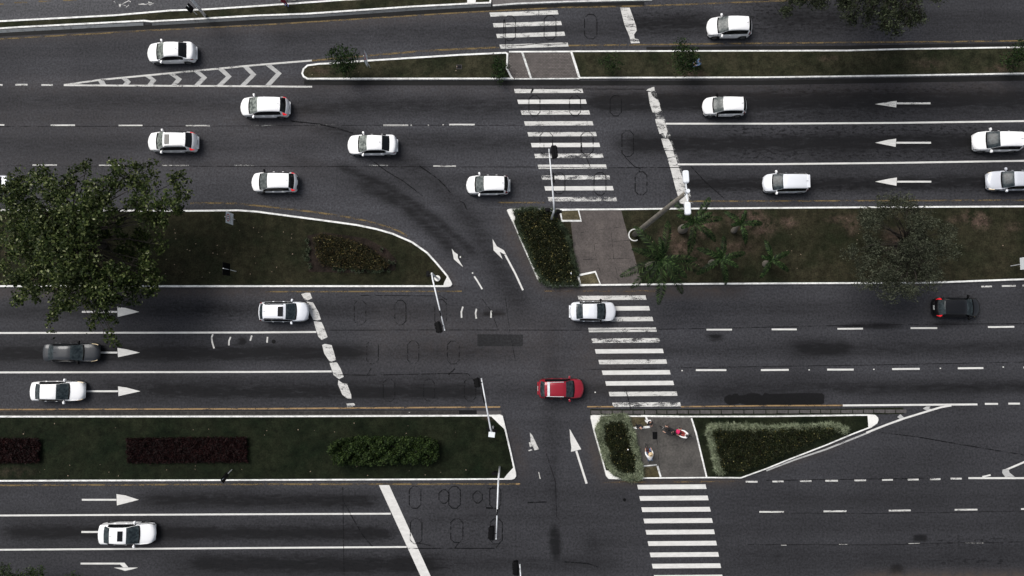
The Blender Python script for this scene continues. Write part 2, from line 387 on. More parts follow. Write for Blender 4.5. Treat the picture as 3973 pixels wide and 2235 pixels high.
def smoothpts(pts, closed=False, it=1):
    for _ in range(it):
        o = []; n = len(pts)
        for i in range(n if closed else n-1):
            a = Vector(pts[i]); b = Vector(pts[(i+1)%n]); o += [a*.75+b*.25, a*.25+b*.75]
        if not closed: o = [Vector(pts[0])]+o+[Vector(pts[-1])]
        pts = o
    return pts
def strip_poly(pts, wd):
    """flat ribbon polygon list along world polyline"""
    P = [Vector((q[0],q[1])) for q in pts]; L = []; R = []
    for i, q in enumerate(P):
        t = (P[min(i+1,len(P)-1)]-P[max(i-1,0)]).normalized(); n = Vector((-t.y,t.x)); ww = wd[i] if isinstance(wd,(list,tuple)) else wd
        L.append(q+n*ww/2); R.append(q-n*ww/2)
    return [[R[i],R[i+1],L[i+1],L[i]] for i in range(len(P)-1)]
class Flat:
    """flat painted shapes lying on the ground"""
    def __init__(s, z): s.z = z; s.mb = MB()
    def poly(s, pts): 
        P = WP(pts, 0); s.mb.add([(q.x,q.y,s.z) for q in P], [tuple(range(len(P)))]); return s
    def line(s, pts, wpx, sm=0):
        if sm: pts = [tuple(q) for q in smoothpts(pts, False, sm)]
        for q in strip_poly(WP(pts), wpx/45.): s.mb.add([(a.x,a.y,s.z) for a in q], [(0,1,2,3)])
        return s
    def build(s, name, mat, parent, label=None):
        for i, f in enumerate(s.mb.f):
            P = [s.mb.v[k] for k in f]
            if area(P) < 0: s.mb.f[i] = tuple(reversed(f))
        me = bpy.data.meshes.new(name); me.from_pydata([tuple(q) for q in s.mb.v], [], s.mb.f)
        bm = bmesh.new(); bm.from_mesh(me); bmesh.ops.triangulate(bm, faces=bm.faces[:]); bm.to_mesh(me); bm.free()
        o = link(name, me, mat, parent)
        if label: o['label'] = label
        return o
# ================================================================ GROUND
mb = MB(); mb.add([(-400,-400,-.06),(400,-400,-.06),(400,400,-.06),(-400,400,-.06)], [(0,1,2,3)])
g = mb.build('ground', 'verge_dirt'); tag(g, kind='structure')
XS = np.arange(-75, 75.01, .27); YS = np.arange(-58, 52.01, .27); nx, ny = len(XS), len(YS)
XX, YY = np.meshgrid(XS, YS); co = np.zeros((nx*ny,3), np.float32); co[:,0] = XX.ravel(); co[:,1] = YY.ravel()
idx = (np.arange(ny-1)[:,None]*nx+np.arange(nx-1)[None,:]).ravel()
fa = np.stack([idx, idx+1, idx+1+nx, idx+nx], 1).astype(np.int32)
me = bpy.data.meshes.new('road'); me.vertices.add(len(co)); me.vertices.foreach_set('co', co.ravel())
me.loops.add(fa.size); me.loops.foreach_set('vertex_index', fa.ravel()); me.polygons.add(len(fa)); me.polygons.foreach_set('loop_start', np.arange(0, fa.size, 4, dtype=np.int32))
me.update(calc_edges=True)
U, V_ = PIX(co[:,0], co[:,1])
def gl(pts, sig, amp, fade=120):
    """oil and tyre-wear band along a polyline given in pixels"""
    out = np.zeros(len(U)); sig = sig*(1.3 if amp < 1 else 1)
    n = len(pts)-1
    for i in range(n):
        (x0,y0),(x1,y1) = pts[i], pts[i+1]; dx, dy = x1-x0, y1-y0; L2 = dx*dx+dy*dy
        t = ((U-x0)*dx+(V_-y0)*dy)/L2; L = L2**.5
        tc = np.clip(t, 0, 1); d = np.hypot(U-(x0+tc*dx), V_-(y0+tc*dy))
        e = np.ones(len(U))
        if i == 0: e = np.clip((t*L+fade*.3)/fade, 0, 1)
        if i == n-1: e = np.minimum(e, np.clip(((1-t)*L+fade*.3)/fade, 0, 1))
        dperp = np.abs((V_-y0)*dx-(U-x0)*dy)/L
        dd = np.where((t<0)|(t>1), np.maximum(d, dperp), dperp)
        out = np.maximum(out, amp*np.exp(-(dd/sig)**2/2)*e*((t>-.3*fade/L-.001)&(t<1+.3*fade/L+.001)))
    return out
stain = np.zeros(len(U))
for a in [ ([(1250,408),(1900,412),(2330,400)],24,.45), ([(2250,398),(2800,392),(4300,382)],22,.85), ([(2700,405),(4300,400)],45,.45),
  ([(-300,395),(1200,398)],26,.30), ([(900,420),(1500,420)],40,.3),
  ([(2380,560),(3000,556),(4300,545)],22,.72), ([(2600,575),(4300,565)],45,.4), ([(1500,545),(2300,560)],24,.35), ([(-300,560),(1300,560)],26,.22),
  ([(2600,712),(3200,714),(4300,704)],18,.68), ([(1300,705),(2250,712)],24,.25), ([(2600,700),(4300,690)],40,.3),
  ([(-300,1205),(1900,1205)],22,.35,500), ([(650,1195),(960,1200)],16,.45), ([(-300,1370),(450,1372),(1450,1368)],18,.78), ([(1400,1368),(2200,1366)],18,.38,600),
  ([(-300,1365),(900,1366)],38,.35), ([(540,1514),(1000,1520),(1900,1521)],15,.85), ([(350,1510),(1900,1516)],34,.45), ([(1800,1521),(2900,1500)],20,.35,500),
  ([(3040,1350),(3350,1355)],20,.7), ([(3200,1358),(4300,1340)],18,.38), ([(2300,1365),(3200,1352)],18,.25), ([(3100,1500),(3420,1508),(4300,1495)],18,.5), ([(2500,1210),(4300,1195)],26,.18),
  ([(2650,1520),(3300,1500)],26,.4), ([(520,1940),(1000,1942),(1500,1944)],18,.62), ([(0,2065),(1000,2068),(1550,2070)],16,.78), ([(0,2060),(1560,2062)],36,.3),
  ([(700,2185),(1300,2192),(1750,2190)],22,.72), ([(600,2200),(1750,2200)],45,.3), ([(2980,2160),(3050,2165)],22,.6), ([(2800,2165),(4300,2150)],26,.25),
  ([(1700,2190),(2400,2185)],22,.3), ([(2000,1950),(4300,1930)],30,.15), ([(2500,2045),(4300,2035)],24,.15),
  ([(2380,95),(2600,92),(2800,85)],26,.6), ([(2850,70),(3500,75)],42,.5,300), ([(-300,200),(1000,190)],40,.18), ([(1000,150),(2000,125)],34,.3), ([(2000,125),(2500,105)],30,.3), ([(3500,90),(4300,85)],40,.25),
  ([(1180,490),(1330,510),(1600,640),(1780,790),(1900,980),(2050,1240)],26,.36), ([(1350,690),(1560,790),(1720,930),(1800,1010)],16,.55),([(1000,560),(1350,690)],22,.3,300),
  ([(1300,640),(1500,720),(1700,860),(1860,1000)],11,.55,60), ([(1080,430),(1400,420)],18,.5),
  ([(2140,1240),(2140,1900),(2150,2000)],22,.2), ([(2145,1690),(2155,2040)],10,.3), ([(2150,2040),(2158,2175)],14,1.3,110), ([(2290,2070),(2310,2160)],20,.45),
  ([(1610,1990),(2400,1990)],90,.10), ([(0,1000),(10,1000)],5,.1), ([(3380,540),(3700,560)],8,.5), ([(1870,1216),(1960,1216)],7,1.,20), ([(920,1322),(960,1325)],8,.8,20),
  ([(3540,2085),(3560,2088),(3600,2090)],6,.9,20), ([(3475,2185),(3480,2235)],14,.8,20), ([(2740,1306),(2810,1310)],8,.7,40), ([(3250,1266),(3500,1264)],6,.9), ([(3600,1260),(3720,1260)],6,.8)]:
    stain = np.maximum(stain, gl(*a))
spot = np.zeros(len(U))
for a in [([(2950,360),(3900,352)],18,1), ([(2950,440),(3600,436)],18,.8), ([(2780,510),(3900,515)],24,.9), ([(2800,600),(3900,590)],20,.9), ([(2700,725),(3900,715)],18,.9),
  ([(700,1940),(1500,1944)],18,1), ([(700,2185),(1800,2190)],26,1), ([(400,1512),(1400,1520)],14,.8), ([(2380,90),(2750,88)],34,.9), ([(2850,70),(3600,70)],50,1), ([(0,2062),(1600,2066)],20,.7),
  ([(3560,2100),(3973,2100)],12,.8), ([(3600,2178),(3973,2178)],9,1), ([(600,1180),(1000,1215)],22,.6), ([(480,1350),(900,1370)],20,.5), ([(1700,2010),(1990,2130)],50,.35)]:
    spot = np.maximum(spot, gl(*a))
dust = np.zeros(len(U))
for a in [([(1950,830),(2080,1070),(2140,1135)],20,.75), ([(2280,1660),(2350,1880)],18,.7), ([(1985,1650),(2035,1850)],14,.55), ([(2100,1132),(2900,1128)],14,.8), ([(-300,1132),(1100,1130)],14,.65), ([(0,335),(3973,330)],20,.3),
  ([(1200,845),(1500,905),(1700,1040),(1780,1130)],14,.5), ([(2200,1395),(2500,1400)],70,.35), ([(1400,1300),(2200,1330)],60,.25), ([(2330,1872),(2900,1868)],10,.7), ([(2970,1825),(3300,1700)],10,.6),
  ([(-300,160),(1000,110),(2000,45)],12,.4), ([(3300,2245),(4300,2240)],18,1.3), ([(-300,470),(1300,480)],40,.2), ([(-300,630),(1300,640)],30,.15)]:
    dust = np.maximum(dust, gl(*a))
stain = np.clip(stain*1.5, 0, .97)
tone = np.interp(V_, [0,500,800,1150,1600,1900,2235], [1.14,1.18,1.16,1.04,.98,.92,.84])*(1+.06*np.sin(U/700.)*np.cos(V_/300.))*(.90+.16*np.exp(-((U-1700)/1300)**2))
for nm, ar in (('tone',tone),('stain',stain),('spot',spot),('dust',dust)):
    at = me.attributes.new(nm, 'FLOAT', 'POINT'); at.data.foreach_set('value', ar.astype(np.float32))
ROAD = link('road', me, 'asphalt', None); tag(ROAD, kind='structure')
# ---------------------------------------------------------------- markings
W0 = .009
def flat(z=W0): return Flat(z)
CW = []
def crosswalk(name, n, x, y, dx, dy, w, ry, hgt, kinds):
    grp = {}
    for i in range(n):
        tl = (x+dx*i, y+dy*i); sk = 4.2
        k = kinds[i] if i < len(kinds) else 'paint_white'
        grp.setdefault(k, Flat(W0)).poly([tl, (tl[0]+w, tl[1]+ry), (tl[0]+w+sk, tl[1]+ry+hgt), (tl[0]+sk, tl[1]+hgt)])
    first = None
    ks = sorted(grp, key=lambda q: -len(grp[q].mb.f)); first = grp[ks[0]].build('crosswalk', ks[0], ROAD)
    for k in ks[1:]: grp[k].build('worn_stripe', k, first)
U_, N_, X_ = 'paint_used', 'paint_white', 'paint_worn'
crosswalk('crosswalk', 4, 1899, 49, 13, 41.5, 264, -9, 16, [U_,U_,U_,U_])
crosswalk('crosswalk', 11, 1994, 345, 13.1, 42, 265, -1, 16.5, [U_,N_,U_,U_,U_,N_,X_,U_,X_,N_,X_])
crosswalk('crosswalk', 11, 2241, 1148, 13.4, 41.4, 263, -2, 17, [U_,N_,U_,U_,X_,N_,U_,N_,N_,U_,X_])
crosswalk('crosswalk', 10, 2472, 1881, 8.1, 43.8, 265, -2, 18, [N_]*10)
f = flat()
f.poly([(2406,30),(2443,30),(2468,101),(2470,120),(2460,134),(2462,149),(2476,153),(2483,167),(2448,168),(2443,144),(2423,97)])
f.build('stop_line', U_, ROAD)
f = flat()
for P in [[(2507,351),(2520,342),(2538,337),(2540,352),(2526,354)], [(2514,357),(2524,357),(2532,373),(2542,382),(2553,390),(2558,404),(2565,429),(2549,437),(2532,437),(2520,400)],
  [(2542,462),(2563,462),(2578,472),(2590,509),(2582,536),(2573,516),(2559,520),(2545,477)], [(2565,538),(2594,538),(2606,560),(2613,583),(2578,583)],
  [(2580,586),(2612,586),(2618,606),(2590,612)], [(2590,616),(2621,610),(2637,661),(2660,723),(2674,773),(2660,793),(2639,789),(2621,731),(2604,665)]]: f.poly(P)
f.build('stop_line', U_, ROAD)
f = flat(.007); f.poly([(2512,345),(2538,337),(2690,790),(2650,790)]); f.build('faded_stop_line', 'paint_faint', ROAD)
f = flat()
for P in [[(1169,1141),(1186,1136),(1203,1136),(1212,1157),(1194,1165),(1182,1163)], [(1190,1170),(1215,1174),(1237,1213),(1245,1240),(1231,1243),(1215,1240),(1202,1213)],
  [(1217,1246),(1248,1250),(1258,1271),(1271,1308),(1248,1319),(1235,1306),(1227,1283)], [(1250,1339),(1260,1334),(1287,1339),(1295,1365),(1304,1396),(1287,1403),(1278,1401),(1258,1372)],
  [(1278,1407),(1307,1405),(1322,1431),(1334,1462),(1316,1471),(1295,1456)], [(1313,1475),(1330,1487),(1347,1489),(1363,1533),(1363,1547),(1346,1545),(1328,1531),(1311,1491)],
  [(1344,1566),(1373,1564),(1378,1572),(1361,1580),(1347,1580)]]: f.poly(P)
f.build('stop_line', U_, ROAD)
f = flat(); f.poly([(1470,1882),(1510,1882),(1694,2286),(1655,2286)]); f.build('stop_line', N_, ROAD)
# lane lines
def dashes(segs, y, wpx, mat):
    f = flat()
    for s in segs: f.line([(s[0], s[2]), (s[1], s[3])] if len(s) > 2 else [(s[0], y), (s[1], y)], wpx)
    return f.build('dashed_lane_line', mat, ROAD)
dashes([(-90,17,484,485),(197,291,486,486),(460,553,487,487)], 0, 6, U_)
dashes([(721,815,488,488),(1487,1584,486,486)], 0, 6, U_); dashes([(1743,1842,484,484)], 0, 7, N_)
dashes([(975,1070,488,488),(1217,1310,486,486)], 0, 5, 'paint_faint')
dashes([(126,221,641,641),(384,480,642,642),(1681,1769,645,645)], 0, 6, U_); dashes([(629,732,643,643)], 0, 6, X_); dashes([(908,985,642,642),(1433,1505,642,642)], 0, 5, 'paint_faint')
dashes([(-10,10,330,330),(60,107,329,329),(161,205,330,330)], 0, 7, U_)
dashes([(2741,2840,1279,1279),(2994,3091,1278,1278),(3249,3348,1276,1275),(3533,3636,1273,1273),(3833,3935,1269,1268),(4110,4200,1266,1266)], 0, 6.5, N_)
dashes([(2700,2818,1436,1436),(2952,3060,1436,1435),(3209,3312,1434,1434),(3461,3568,1432,1431),(3716,3815,1429,1428),(3971,4070,1426,1425)], 0, 7, N_)
dashes([(3821,3872,1567,1567),(3912,3957,1566,1566),(4010,4060,1565,1565)], 0, 7, N_)
dashes([(3807,3848,1112,1111),(3887,3941,1110,1109),(3967,4010,1108,1108)], 0, 6, U_)
dashes([(2893,2939,1869,1869),(2997,3040,1868,1868),(3104,3148,1866,1866),(3202,3251,1865,1865),(3315,3360,1864,1863),(3422,3464,1862,1861),(3522,3564,1861,1860),(3608,3649,1859,1859),(3688,3731,1857,1857)], 0, 6.5, U_)
dashes([(2946,3041,1986,1986),(3195,3284,1984,1983),(3448,3533,1981,1980),(3704,3792,1978,1977),(3961,4050,1975,1974)], 0, 6, U_)
dashes([(3030,3052,2115,2115),(3255,3290,2112,2112),(3525,3568,2109,2108),(3745,3815,2106,2107)], 0, 2, X_)
def solid(pts, wpx, mat=U_, name='lane_line', sm=0): return flat().line(pts, wpx, sm).build(name, mat, ROAD)
solid([(2582,480),(3000,480),(3478,477),(3973,470),(4400,465)], 7, N_)
solid([(2629,638),(3000,637),(3478,632),(3973,624),(4400,618)], 7, N_)
solid([(-300,1292),(0,1292),(1000,1290),(1227,1288)], 7, N_); solid([(-300,1446),(0,1445),(1000,1443),(1287,1441)], 7, N_)
solid([(-300,2002),(0,2000),(1000,1995),(1516,1993)], 6.5, N_); solid([(-300,2136),(0,2133),(1000,2126),(1578,2122)], 6.5, N_)
solid([(-300,1590),(0,1589),(1000,1586),(1941,1579)], 5.5, 'paint_orange', 'edge_line')
solid([(2278,1578),(2384,1578)], 5, 'paint_orange', 'edge_line'); solid([(2642,1578),(2973,1574),(3270,1573)], 5, 'paint_orange', 'edge_line')
solid([(1027,1132),(1792,1130)], 5, 'paint_yellow', 'edge_line'); solid([(2112,1129),(2543,1129)], 5, 'paint_yellow_worn', 'edge_line')
solid([(-300,1886),(0,1883),(1000,1879),(2000,1878)], 6.5, 'paint_yellow', 'edge_line'); solid([(2001,1878),(2018,1878)], 7, 'paint_orange', 'edge_line')
solid([(2334,1871),(2600,1870),(2870,1868)], 5, 'paint_yellow_worn', 'edge_line')
solid([(-300,172),(0,152),(233,138),(388,130),(582,118),(1000,98),(1388,74),(1776,50),(2000,38),(2194,29),(2505,23),(2699,16),(3000,4),(3300,-6)], 6, 'paint_yellow', 'edge_line')
solid([(1210,235),(1660,196),(1937,184)], 7.5, 'paint_yellow', 'edge_line')
solid([(2206,177),(2699,171),(2973,168),(3555,163),(3936,159),(4400,155)], 6, 'paint_yellow', 'edge_line')
solid([(1932,786),(2114,786)], 5.5, 'paint_yellow', 'edge_line'); solid([(2673,781),(3000,780),(3973,777),(4400,775)], 5.5, 'paint_yellow', 'edge_line')
solid([(738,789),(893,787),(1000,798),(1116,810),(1272,830),(1388,849),(1466,869),(1536,890),(1580,915)], 7, 'paint_yellow', 'edge_line', 1)
solid([(3270,1573),(3792,1569)], 7, N_, 'edge_line')
f = flat(.012); f.line([(3691,1573),(3650,1580),(3610,1592),(3509,1623),(3439,1648),(3361,1679)], 7); f.build('edge_line', N_, ROAD)
solid([(3377,1675),(3206,1743),(3082,1784),(2973,1826)], 6, 'paint_grey', 'edge_line')
f = flat(); f.poly([(3594,1577),(3610,1577),(3604,1584),(3615,1588),(3598,1594),(3580,1585)]).poly([(3493,1607),(3509,1621),(3493,1627),(3481,1618)]); f.build('hatching', 'paint_grey', ROAD)
f = flat(); f.poly([(3423,1636),(3440,1645),(3427,1652),(3412,1646)]); f.build('hatching', 'paint_faint', ROAD)
f = flat(); f.line([(3757,1855),(3973,1855),(4300,1852)], 7); f.build('edge_line', N_, ROAD)
f = flat(.012); f.line([(3811,1850),(3843,1843)], 6); f.line([(4100,1740),(3973,1793),(3900,1824)], 7); f.build('edge_line', N_, ROAD)
f = flat(.015); f.poly([(3889,1822),(3912,1818),(3916,1833),(3937,1850),(3900,1851),(3888,1835)]); f.build('hatching', 'paint_grey', ROAD)
# chevron area
f = flat(.012); f.line([(248,330),(388,310),(1000,252),(1210,235)], 7); f.build('chevron_border', U_, ROAD)
f = flat(.015); f.line([(248,331),(1000,335),(1211,337)], 7); f.build('chevron_border', U_, ROAD)
f = flat()
for (a, ay, bx, by, tx, ty) in [(1031,254,1029,331,1093,285),(943,261,932,331,995,290),(846,269,842,331,899,297),(751,277,753,331,804,301),(652,286,664,331,706,307),(561,295,571,331,607,311),(470,304,475,330,508,318),(380,313,390,329,408,322)]:
    w_ = 22
    f.poly([(a,ay),(a+w_,ay-2),(tx,ty),(bx+w_,by),(bx,by),(tx-w_,ty)])
f.build('chevron', 'paint_grey', ROAD)
# arrows
def arrow(tail, back, tip, y, hw, mat=U_, sw=7, y2=None):
    f = flat(); y2 = y2 or y; s = 1 if tip > back else -1
    f.poly([(tail,y-sw/2),(back,y-sw/2),(back,y+sw/2),(tail,y+sw/2)])
    f.poly([(back,y2-hw),(back+s*34,y2-hw+5),(tip,y2),(back+s*2,y2+hw)])
    return f.build('direction_arrow', mat, ROAD)
arrow(3610,3479,3394,401,13,y2=404); arrow(3612,3477,3395,554,16,N_); arrow(3613,3480,3395,705,16,N_)
arrow(318,455,541,1210,20,N_); arrow(318,456,543,1368,18,N_); arrow(318,458,545,1518,19,N_); arrow(318,452,539,1939,22,N_); arrow(316,455,540,2064,20,N_)
f = flat(); f.poly([(313,2183),(483,2183),(498,2201),(478,2201),(466,2190),(313,2190)]).poly([(441,2202),(536,2202),(512,2209),(485,2215),(470,2210)]); f.build('direction_arrow', N_, ROAD)
f = flat(); f.poly([(1753,965),(1764,979),(1776,987),(1776,1001),(1797,1037),(1761,1006)]).line([(1840,1072),(1852,1090),(1871,1122)], 6).poly([(1785,993),(1789,996),(1788,1001),(1783,999)]).poly([(1831,1057),(1836,1057),(1836,1062),(1831,1062)]); f.build('direction_arrow', N_, ROAD)
f = flat(); f.poly([(1911,927),(1928,956),(1955,971),(1963,985),(1957,987),(1939,977),(1950,1006),(1915,971)]).line([(1960,988),(2000,1063),(2029,1126)], 7); f.build('direction_arrow', N_, ROAD)
f = flat(); f.poly([(2056,1678),(2066,1690),(2091,1743),(2074,1747),(2068,1733),(2060,1725)]).poly([(2052,1716),(2058,1716),(2066,1730),(2056,1735)]).poly([(2050,1747),(2060,1743),(2066,1746),(2052,1751)]).line([(2090,1832),(2096,1858)], 3); f.build('direction_arrow', U_, ROAD)
f = flat(); f.poly([(2210,1664),(2255,1743),(2237,1748),(2215,1753),(2217,1738),(2213,1710)]).line([(2236,1750),(2276,1876)], 8); f.build('direction_arrow', N_, ROAD)
f = flat(); f.poly([(538,14),(577,13),(574,6),(586,9),(601,13),(580,22),(577,18),(538,19)]); f.build('direction_arrow', X_, ROAD)
f = flat(); f.poly([(460,15),(470,16),(468,29),(463,26)]).line([(476,14),(500,3),(508,8)], 3).line([(442,5),(449,12)], 2).line([(490,28),(500,20)], 3).line([(470,17),(488,22)], 2); f.build('bicycle_symbol', X_, ROAD)
f = flat(); 
for q in [(-14,14,17,15),(56,107,11,9),(150,200,5.5,5),(245,297,1.5,.5)]: f.line([(q[0],q[2]),(q[1],q[3])], 6)
f.build('dashed_lane_line', 'paint_yellow', ROAD)
f = flat()
for P in [[(826,1297),(821,1310),(824,1330),(831,1352)],[(895,1307),(889,1322),(888,1340)],[(977,1302),(971,1322)],[(1796,1190),(1790,1210),(1791,1233)],[(1849,1198),(1845,1215),(1848,1236)],[(1906,1205),(1905,1233)],[(1038,1307),(1036,1330)]]: f.line(P, 6)
f.build('curved_tick_mark', U_, ROAD)
f = flat()
for x, y in [(1595,486),(1662,486),(1719,485),(2646,1438),(3139,1435),(3390,1433),(3648,1429),(3892,1424),(3494,1598),(2309,1522),(1588,1600)]: f.poly([(x-2.5,y-2),(x+2.5,y-2.5),(x+3,y+2),(x-2,y+2.5)])
f.build('lane_stud', N_, ROAD)
# patches, seams, loops
f = flat(.004); f.poly([(1852,1297),(2029,1298),(2029,1344),(1852,1343)]); f.build('asphalt_patch', 'patch_asphalt', ROAD)
f = flat(.004); f.poly([(2809,1550),(2812,1540),(2830,1530),(2838,1535),(2848,1527),(2862,1527),(2866,1534),(2885,1534),(2905,1527),(2925,1525),(2945,1529),(2957,1535),(2967,1523),(2985,1529),(3040,1527),(3120,1525),(3190,1526),(3199,1535),(3197,1565),(3180,1572),(3050,1571),(2900,1573),(2870,1565),(2850,1570),(2830,1572),(2815,1563)]); f.build('asphalt_patch', 'patch_dark', ROAD)
def loopd(x0, y0, x1, y1, mat='tar_faint', wpx=3.8, c=14):
    f = Flat(.013); P = [(x0+c,y0),(x1-c,y0),(x1,y0+c),(x1,y1-c),(x1-c,y1),(x0+c,y1),(x0,y1-c),(x0,y0+c),(x0+c,y0)]; f.line(P, wpx); f.build('detector_loop', mat, ROAD)
for a in [(1375,1165,1419,1260),(1532,1165,1575,1260),(1687,1163,1732,1260),(1423,1322,1468,1411),(1582,1322,1625,1411),(1736,1323,1782,1412),(1487,1471,1532,1558),(1644,1471,1685,1556),(1802,1467,1846,1556),
  (2268,56,2316,151),(2111,60,2157,155),(1955,62,2000,158),(2052,370,2095,450),(2210,370,2252,450),(2367,371,2411,450),(2095,512,2144,600),(2254,512,2301,600),(2305,670,2351,757),(2146,671,2192,752),
  (1588,1887,1633,1972),(1741,1887,1786,1972),(1900,1887,1943,1972),(1592,2013,1637,2110),(1749,2013,1796,2105),(1902,2013,1949,2110),(1703,1900,1742,1953,),(1835,1905,1872,1952)]: loopd(*a, mat='tar' if (a[1] < 700 or a[1] > 1880) else 'tar_faint')
for a in [(2413,508,2458,608),(2464,667,2510,756)]: loopd(*a, mat='tar', wpx=4)
f = Flat(.016)
for P, w_ in [([(1280,1281),(1700,1280),(2280,1281),(2740,1275),(3300,1262),(4300,1252)],2.2), ([(1310,1453),(1420,1456),(1740,1449),(1815,1450),(1833,1468)],2.6), ([(2260,1433),(2700,1426),(3400,1416),(4300,1398)],2.),
  ([(-200,491),(700,490),(1500,486),(2030,486)],1.6), ([(-200,643),(700,645),(1400,647),(2080,648)],2.), ([(2085,649),(2350,651),(2640,650)],2.6), ([(1130,470),(1240,482),(1300,496),(1370,517)],4.5), ([(1440,620),(1500,665),(1560,700),(1640,760)],3),
  ([(1627,643),(1700,695),(1730,725),(1748,749)],4), ([(1782,778),(1800,788),(1812,815)],3), ([(1335,1950),(1380,2030),(1410,2080),(1445,2120)],3), ([(1330,1890),(1335,2235)],2), ([(1617,2105),(1670,2117),(1668,2110)],2.5), ([(1560,2128),(1800,2127),(1970,2128)],3), ([(1780,2105),(1765,2127)],2.5),([(1940,2105),(1925,2125)],3),
  ([(1440,1430),(1425,1455)],2.5), ([(1765,1430),(1740,1455)],4), ([(1870,1160),(1905,1205),(1935,1285)],2), ([(2425,1500),(2440,1560),(2448,1590)],3), ([(2047,1950),(2120,1947)],4), ([(2190,2180),(2280,2186),(2320,2200)],3.5),
  ([(2425,610),(2460,645),(2485,655),(2478,668)],2.5), ([(2068,345),(2060,362)],6), ([(2020,345),(2500,346)],2), ([(2225,352),(2240,348),(2255,356)],3), ([(1945,178),(2030,176),(2080,170),(2140,173),(2200,170)],2.5), ([(2680,645),(2740,710),(2810,770)],3),
  ([(3420,1678),(3560,1695),(3700,1720),(3973,1765)],3), ([(2973,1864),(3400,1858),(3600,1855)],2.6), ([(2950,1990),(3400,1992),(3973,1983)],1.6), ([(2900,2113),(3450,2114),(3600,2108),(3973,2102)],1.8), ([(1400,1146),(1640,1148),(1710,1148),(1735,1165)],2.2),
  ([(1960,1150),(1980,1300),(2000,1400)],1.4), ([(1890,1895),(1935,1893)],4),([(1885,1970),(1940,1974)],6),([(2110,555),(2112,600)],2),([(2257,555),(2257,592)],3),([(2270,600),(2290,648)],2.5),([(2192,700),(2192,745)],3),([(1955,62),(1962,100),(1960,190)],2.4), ([(2090,40),(2092,60)],2),([(2160,2005),(2155,1870),(2120,1760)],2)]: 
    for k, s_ in enumerate([P]): f.line(s_, w_*1.15)
f.build('sealed_crack', 'tar', ROAD)
# each seam ribbon sits alone; manhole covers
for x, y, r in [(1062,1325,8),(2423,1939,6)]:
    o = thing('manhole_cover', 'round dark manhole cover in the lane before the broken stop line' if r == 8 else 'small round dark cover beside the lower crosswalk', 'manhole cover', G(x,y,0)); q = G(x,y,0)
    MB().tube([q+Vector((0,0,.002)), q+Vector((0,0,.02))], r/45., 16).build('cover', 'black', o, True)
# ================================================================ ISLANDS
def island(pts, lawn, w=.17, h=.15, mat='kerb_white', blade=None, dens=60, bh=.07, name='median', excl=()):
    P = ccw([Vector((q.x,q.y)) for q in WP(pts, 0)]); I = inset(P, w); n = len(P); O = inset(P, -.035)
    vs = [(q.x,q.y,-.02) for q in O]+[(q.x,q.y,h) for q in P]+[(q.x,q.y,h) for q in I]+[(q.x,q.y,.0) for q in I]
    fs = [(k*n+i,k*n+(i+1)%n,(k+1)*n+(i+1)%n,(k+1)*n+i) for k in range(3) for i in range(n)]
    k = MB().add(vs, fs).build('kerb', mat); tag(k, kind='structure')
    l = MB(); l.add([(q.x,q.y,h-.025) for q in inset(P, w-.01)], [tuple(range(n))]); lo = l.build('lawn', lawn, None, tri=True); tag(lo, kind='structure')
    if lo.data.polygons[0].normal.z < 0: lo.data.flip_normals()
    if blade:
        J = inset(P, w-.015); vis = [(min(max(q.x,-52),52), min(max(q.y,-32),34)) for q in J]
        S = sample(J, 0.001)  # warm
        lo_ = np.array([[max(min(q.x for q in J),-50), max(min(q.y for q in J),-31)],[min(max(q.x for q in J),50), min(max(q.y for q in J),33)]])
        nn = int((lo_[1]-lo_[0]).prod()*dens); S = RS.uniform(lo_[0], lo_[1], (nn,2)); S = S[inpoly(S, np.array([(q.x,q.y) for q in J]))]
        for ex in excl:
            E = np.array([(q.x,q.y) for q in WP(ex, 0)]); S = S[~inpoly(S, E)]
        BL.setdefault(blade, []).append(blades(np.column_stack([S, np.full(len(S), h-.03)]), bh, .02, .9))
    return P
BL = {}
PAVE_E = [(2200,812),(2408,812),(2423,870),(2462,999),(2490,1107),(2240,1107),(2215,870)]
BED2 = [(1990,815),(2178,812),(2172,850),(2205,900),(2245,1105),(2100,1105),(2060,1020)]
tops = [(-300,99),(0,83),(446,60),(667,41),(800,37),(1000,24),(1334,0),(1600,-14),(1960,-30)]
A = [(-300,132),(0,117),(78,112),(388,96),(563,87),(590,90),(1000,67),(1194,60),(1605,32),(1854,19),(1905,17),(1910,-30),(1960,-60)]
island(A+tops[::-1][1:], 'lawn_top', .15, .18, 'kerb_white', 'blade_olive', 70)
B = [(1171,287),(1177,268),(1194,253),(1240,247),(1287,245),(1423,235),(1788,212),(1963,204),(1972,210),(1970,268),(1986,299),(1996,310),(1194,311),(1177,301)]
island(B, 'lawn_top', .15, .15, 'kerb_white', 'blade_olive', 70)
PB = [(1967,203),(2000,200),(2213,199),(2214,204),(2245,306),(1998,309),(1988,299),(1973,268),(1975,210)]
C_ = [(2213,199),(2500,198),(3000,197),(3280,196),(3466,191),(3973,183),(4400,176),(4400,286),(3973,290),(3555,297),(2973,305),(2699,306),(2247,307)]
island(C_, 'lawn_top', .13, .15, 'kerb_white', 'blade_olive', 70)
D = [(-300,812),(722,816),(928,814),(1000,819),(1097,832),(1272,855),(1388,871),(1460,886),(1524,904),(1602,938),(1660,979),(1699,1022),(1738,1069),(1753,1097),(1755,1104),(1748,1112),(1738,1114),(1000,1114),(-300,1114)]
island(D, 'lawn_mid', .15, .15, 'kerb_white', 'blade_olive', 60)
E = [(1967,818),(1970,813),(1980,811),(2210,811),(2408,810),(2582,808),(2973,805),(3555,801),(3973,799),(4400,797),(4400,1075),(3973,1087),(3827,1092),(3672,1098),(3555,1101),(3000,1103),(2582,1106),(2264,1110),(2144,1110),(2113,1104),(2085,1084),(2058,1022),(2017,929),(2000,886)]
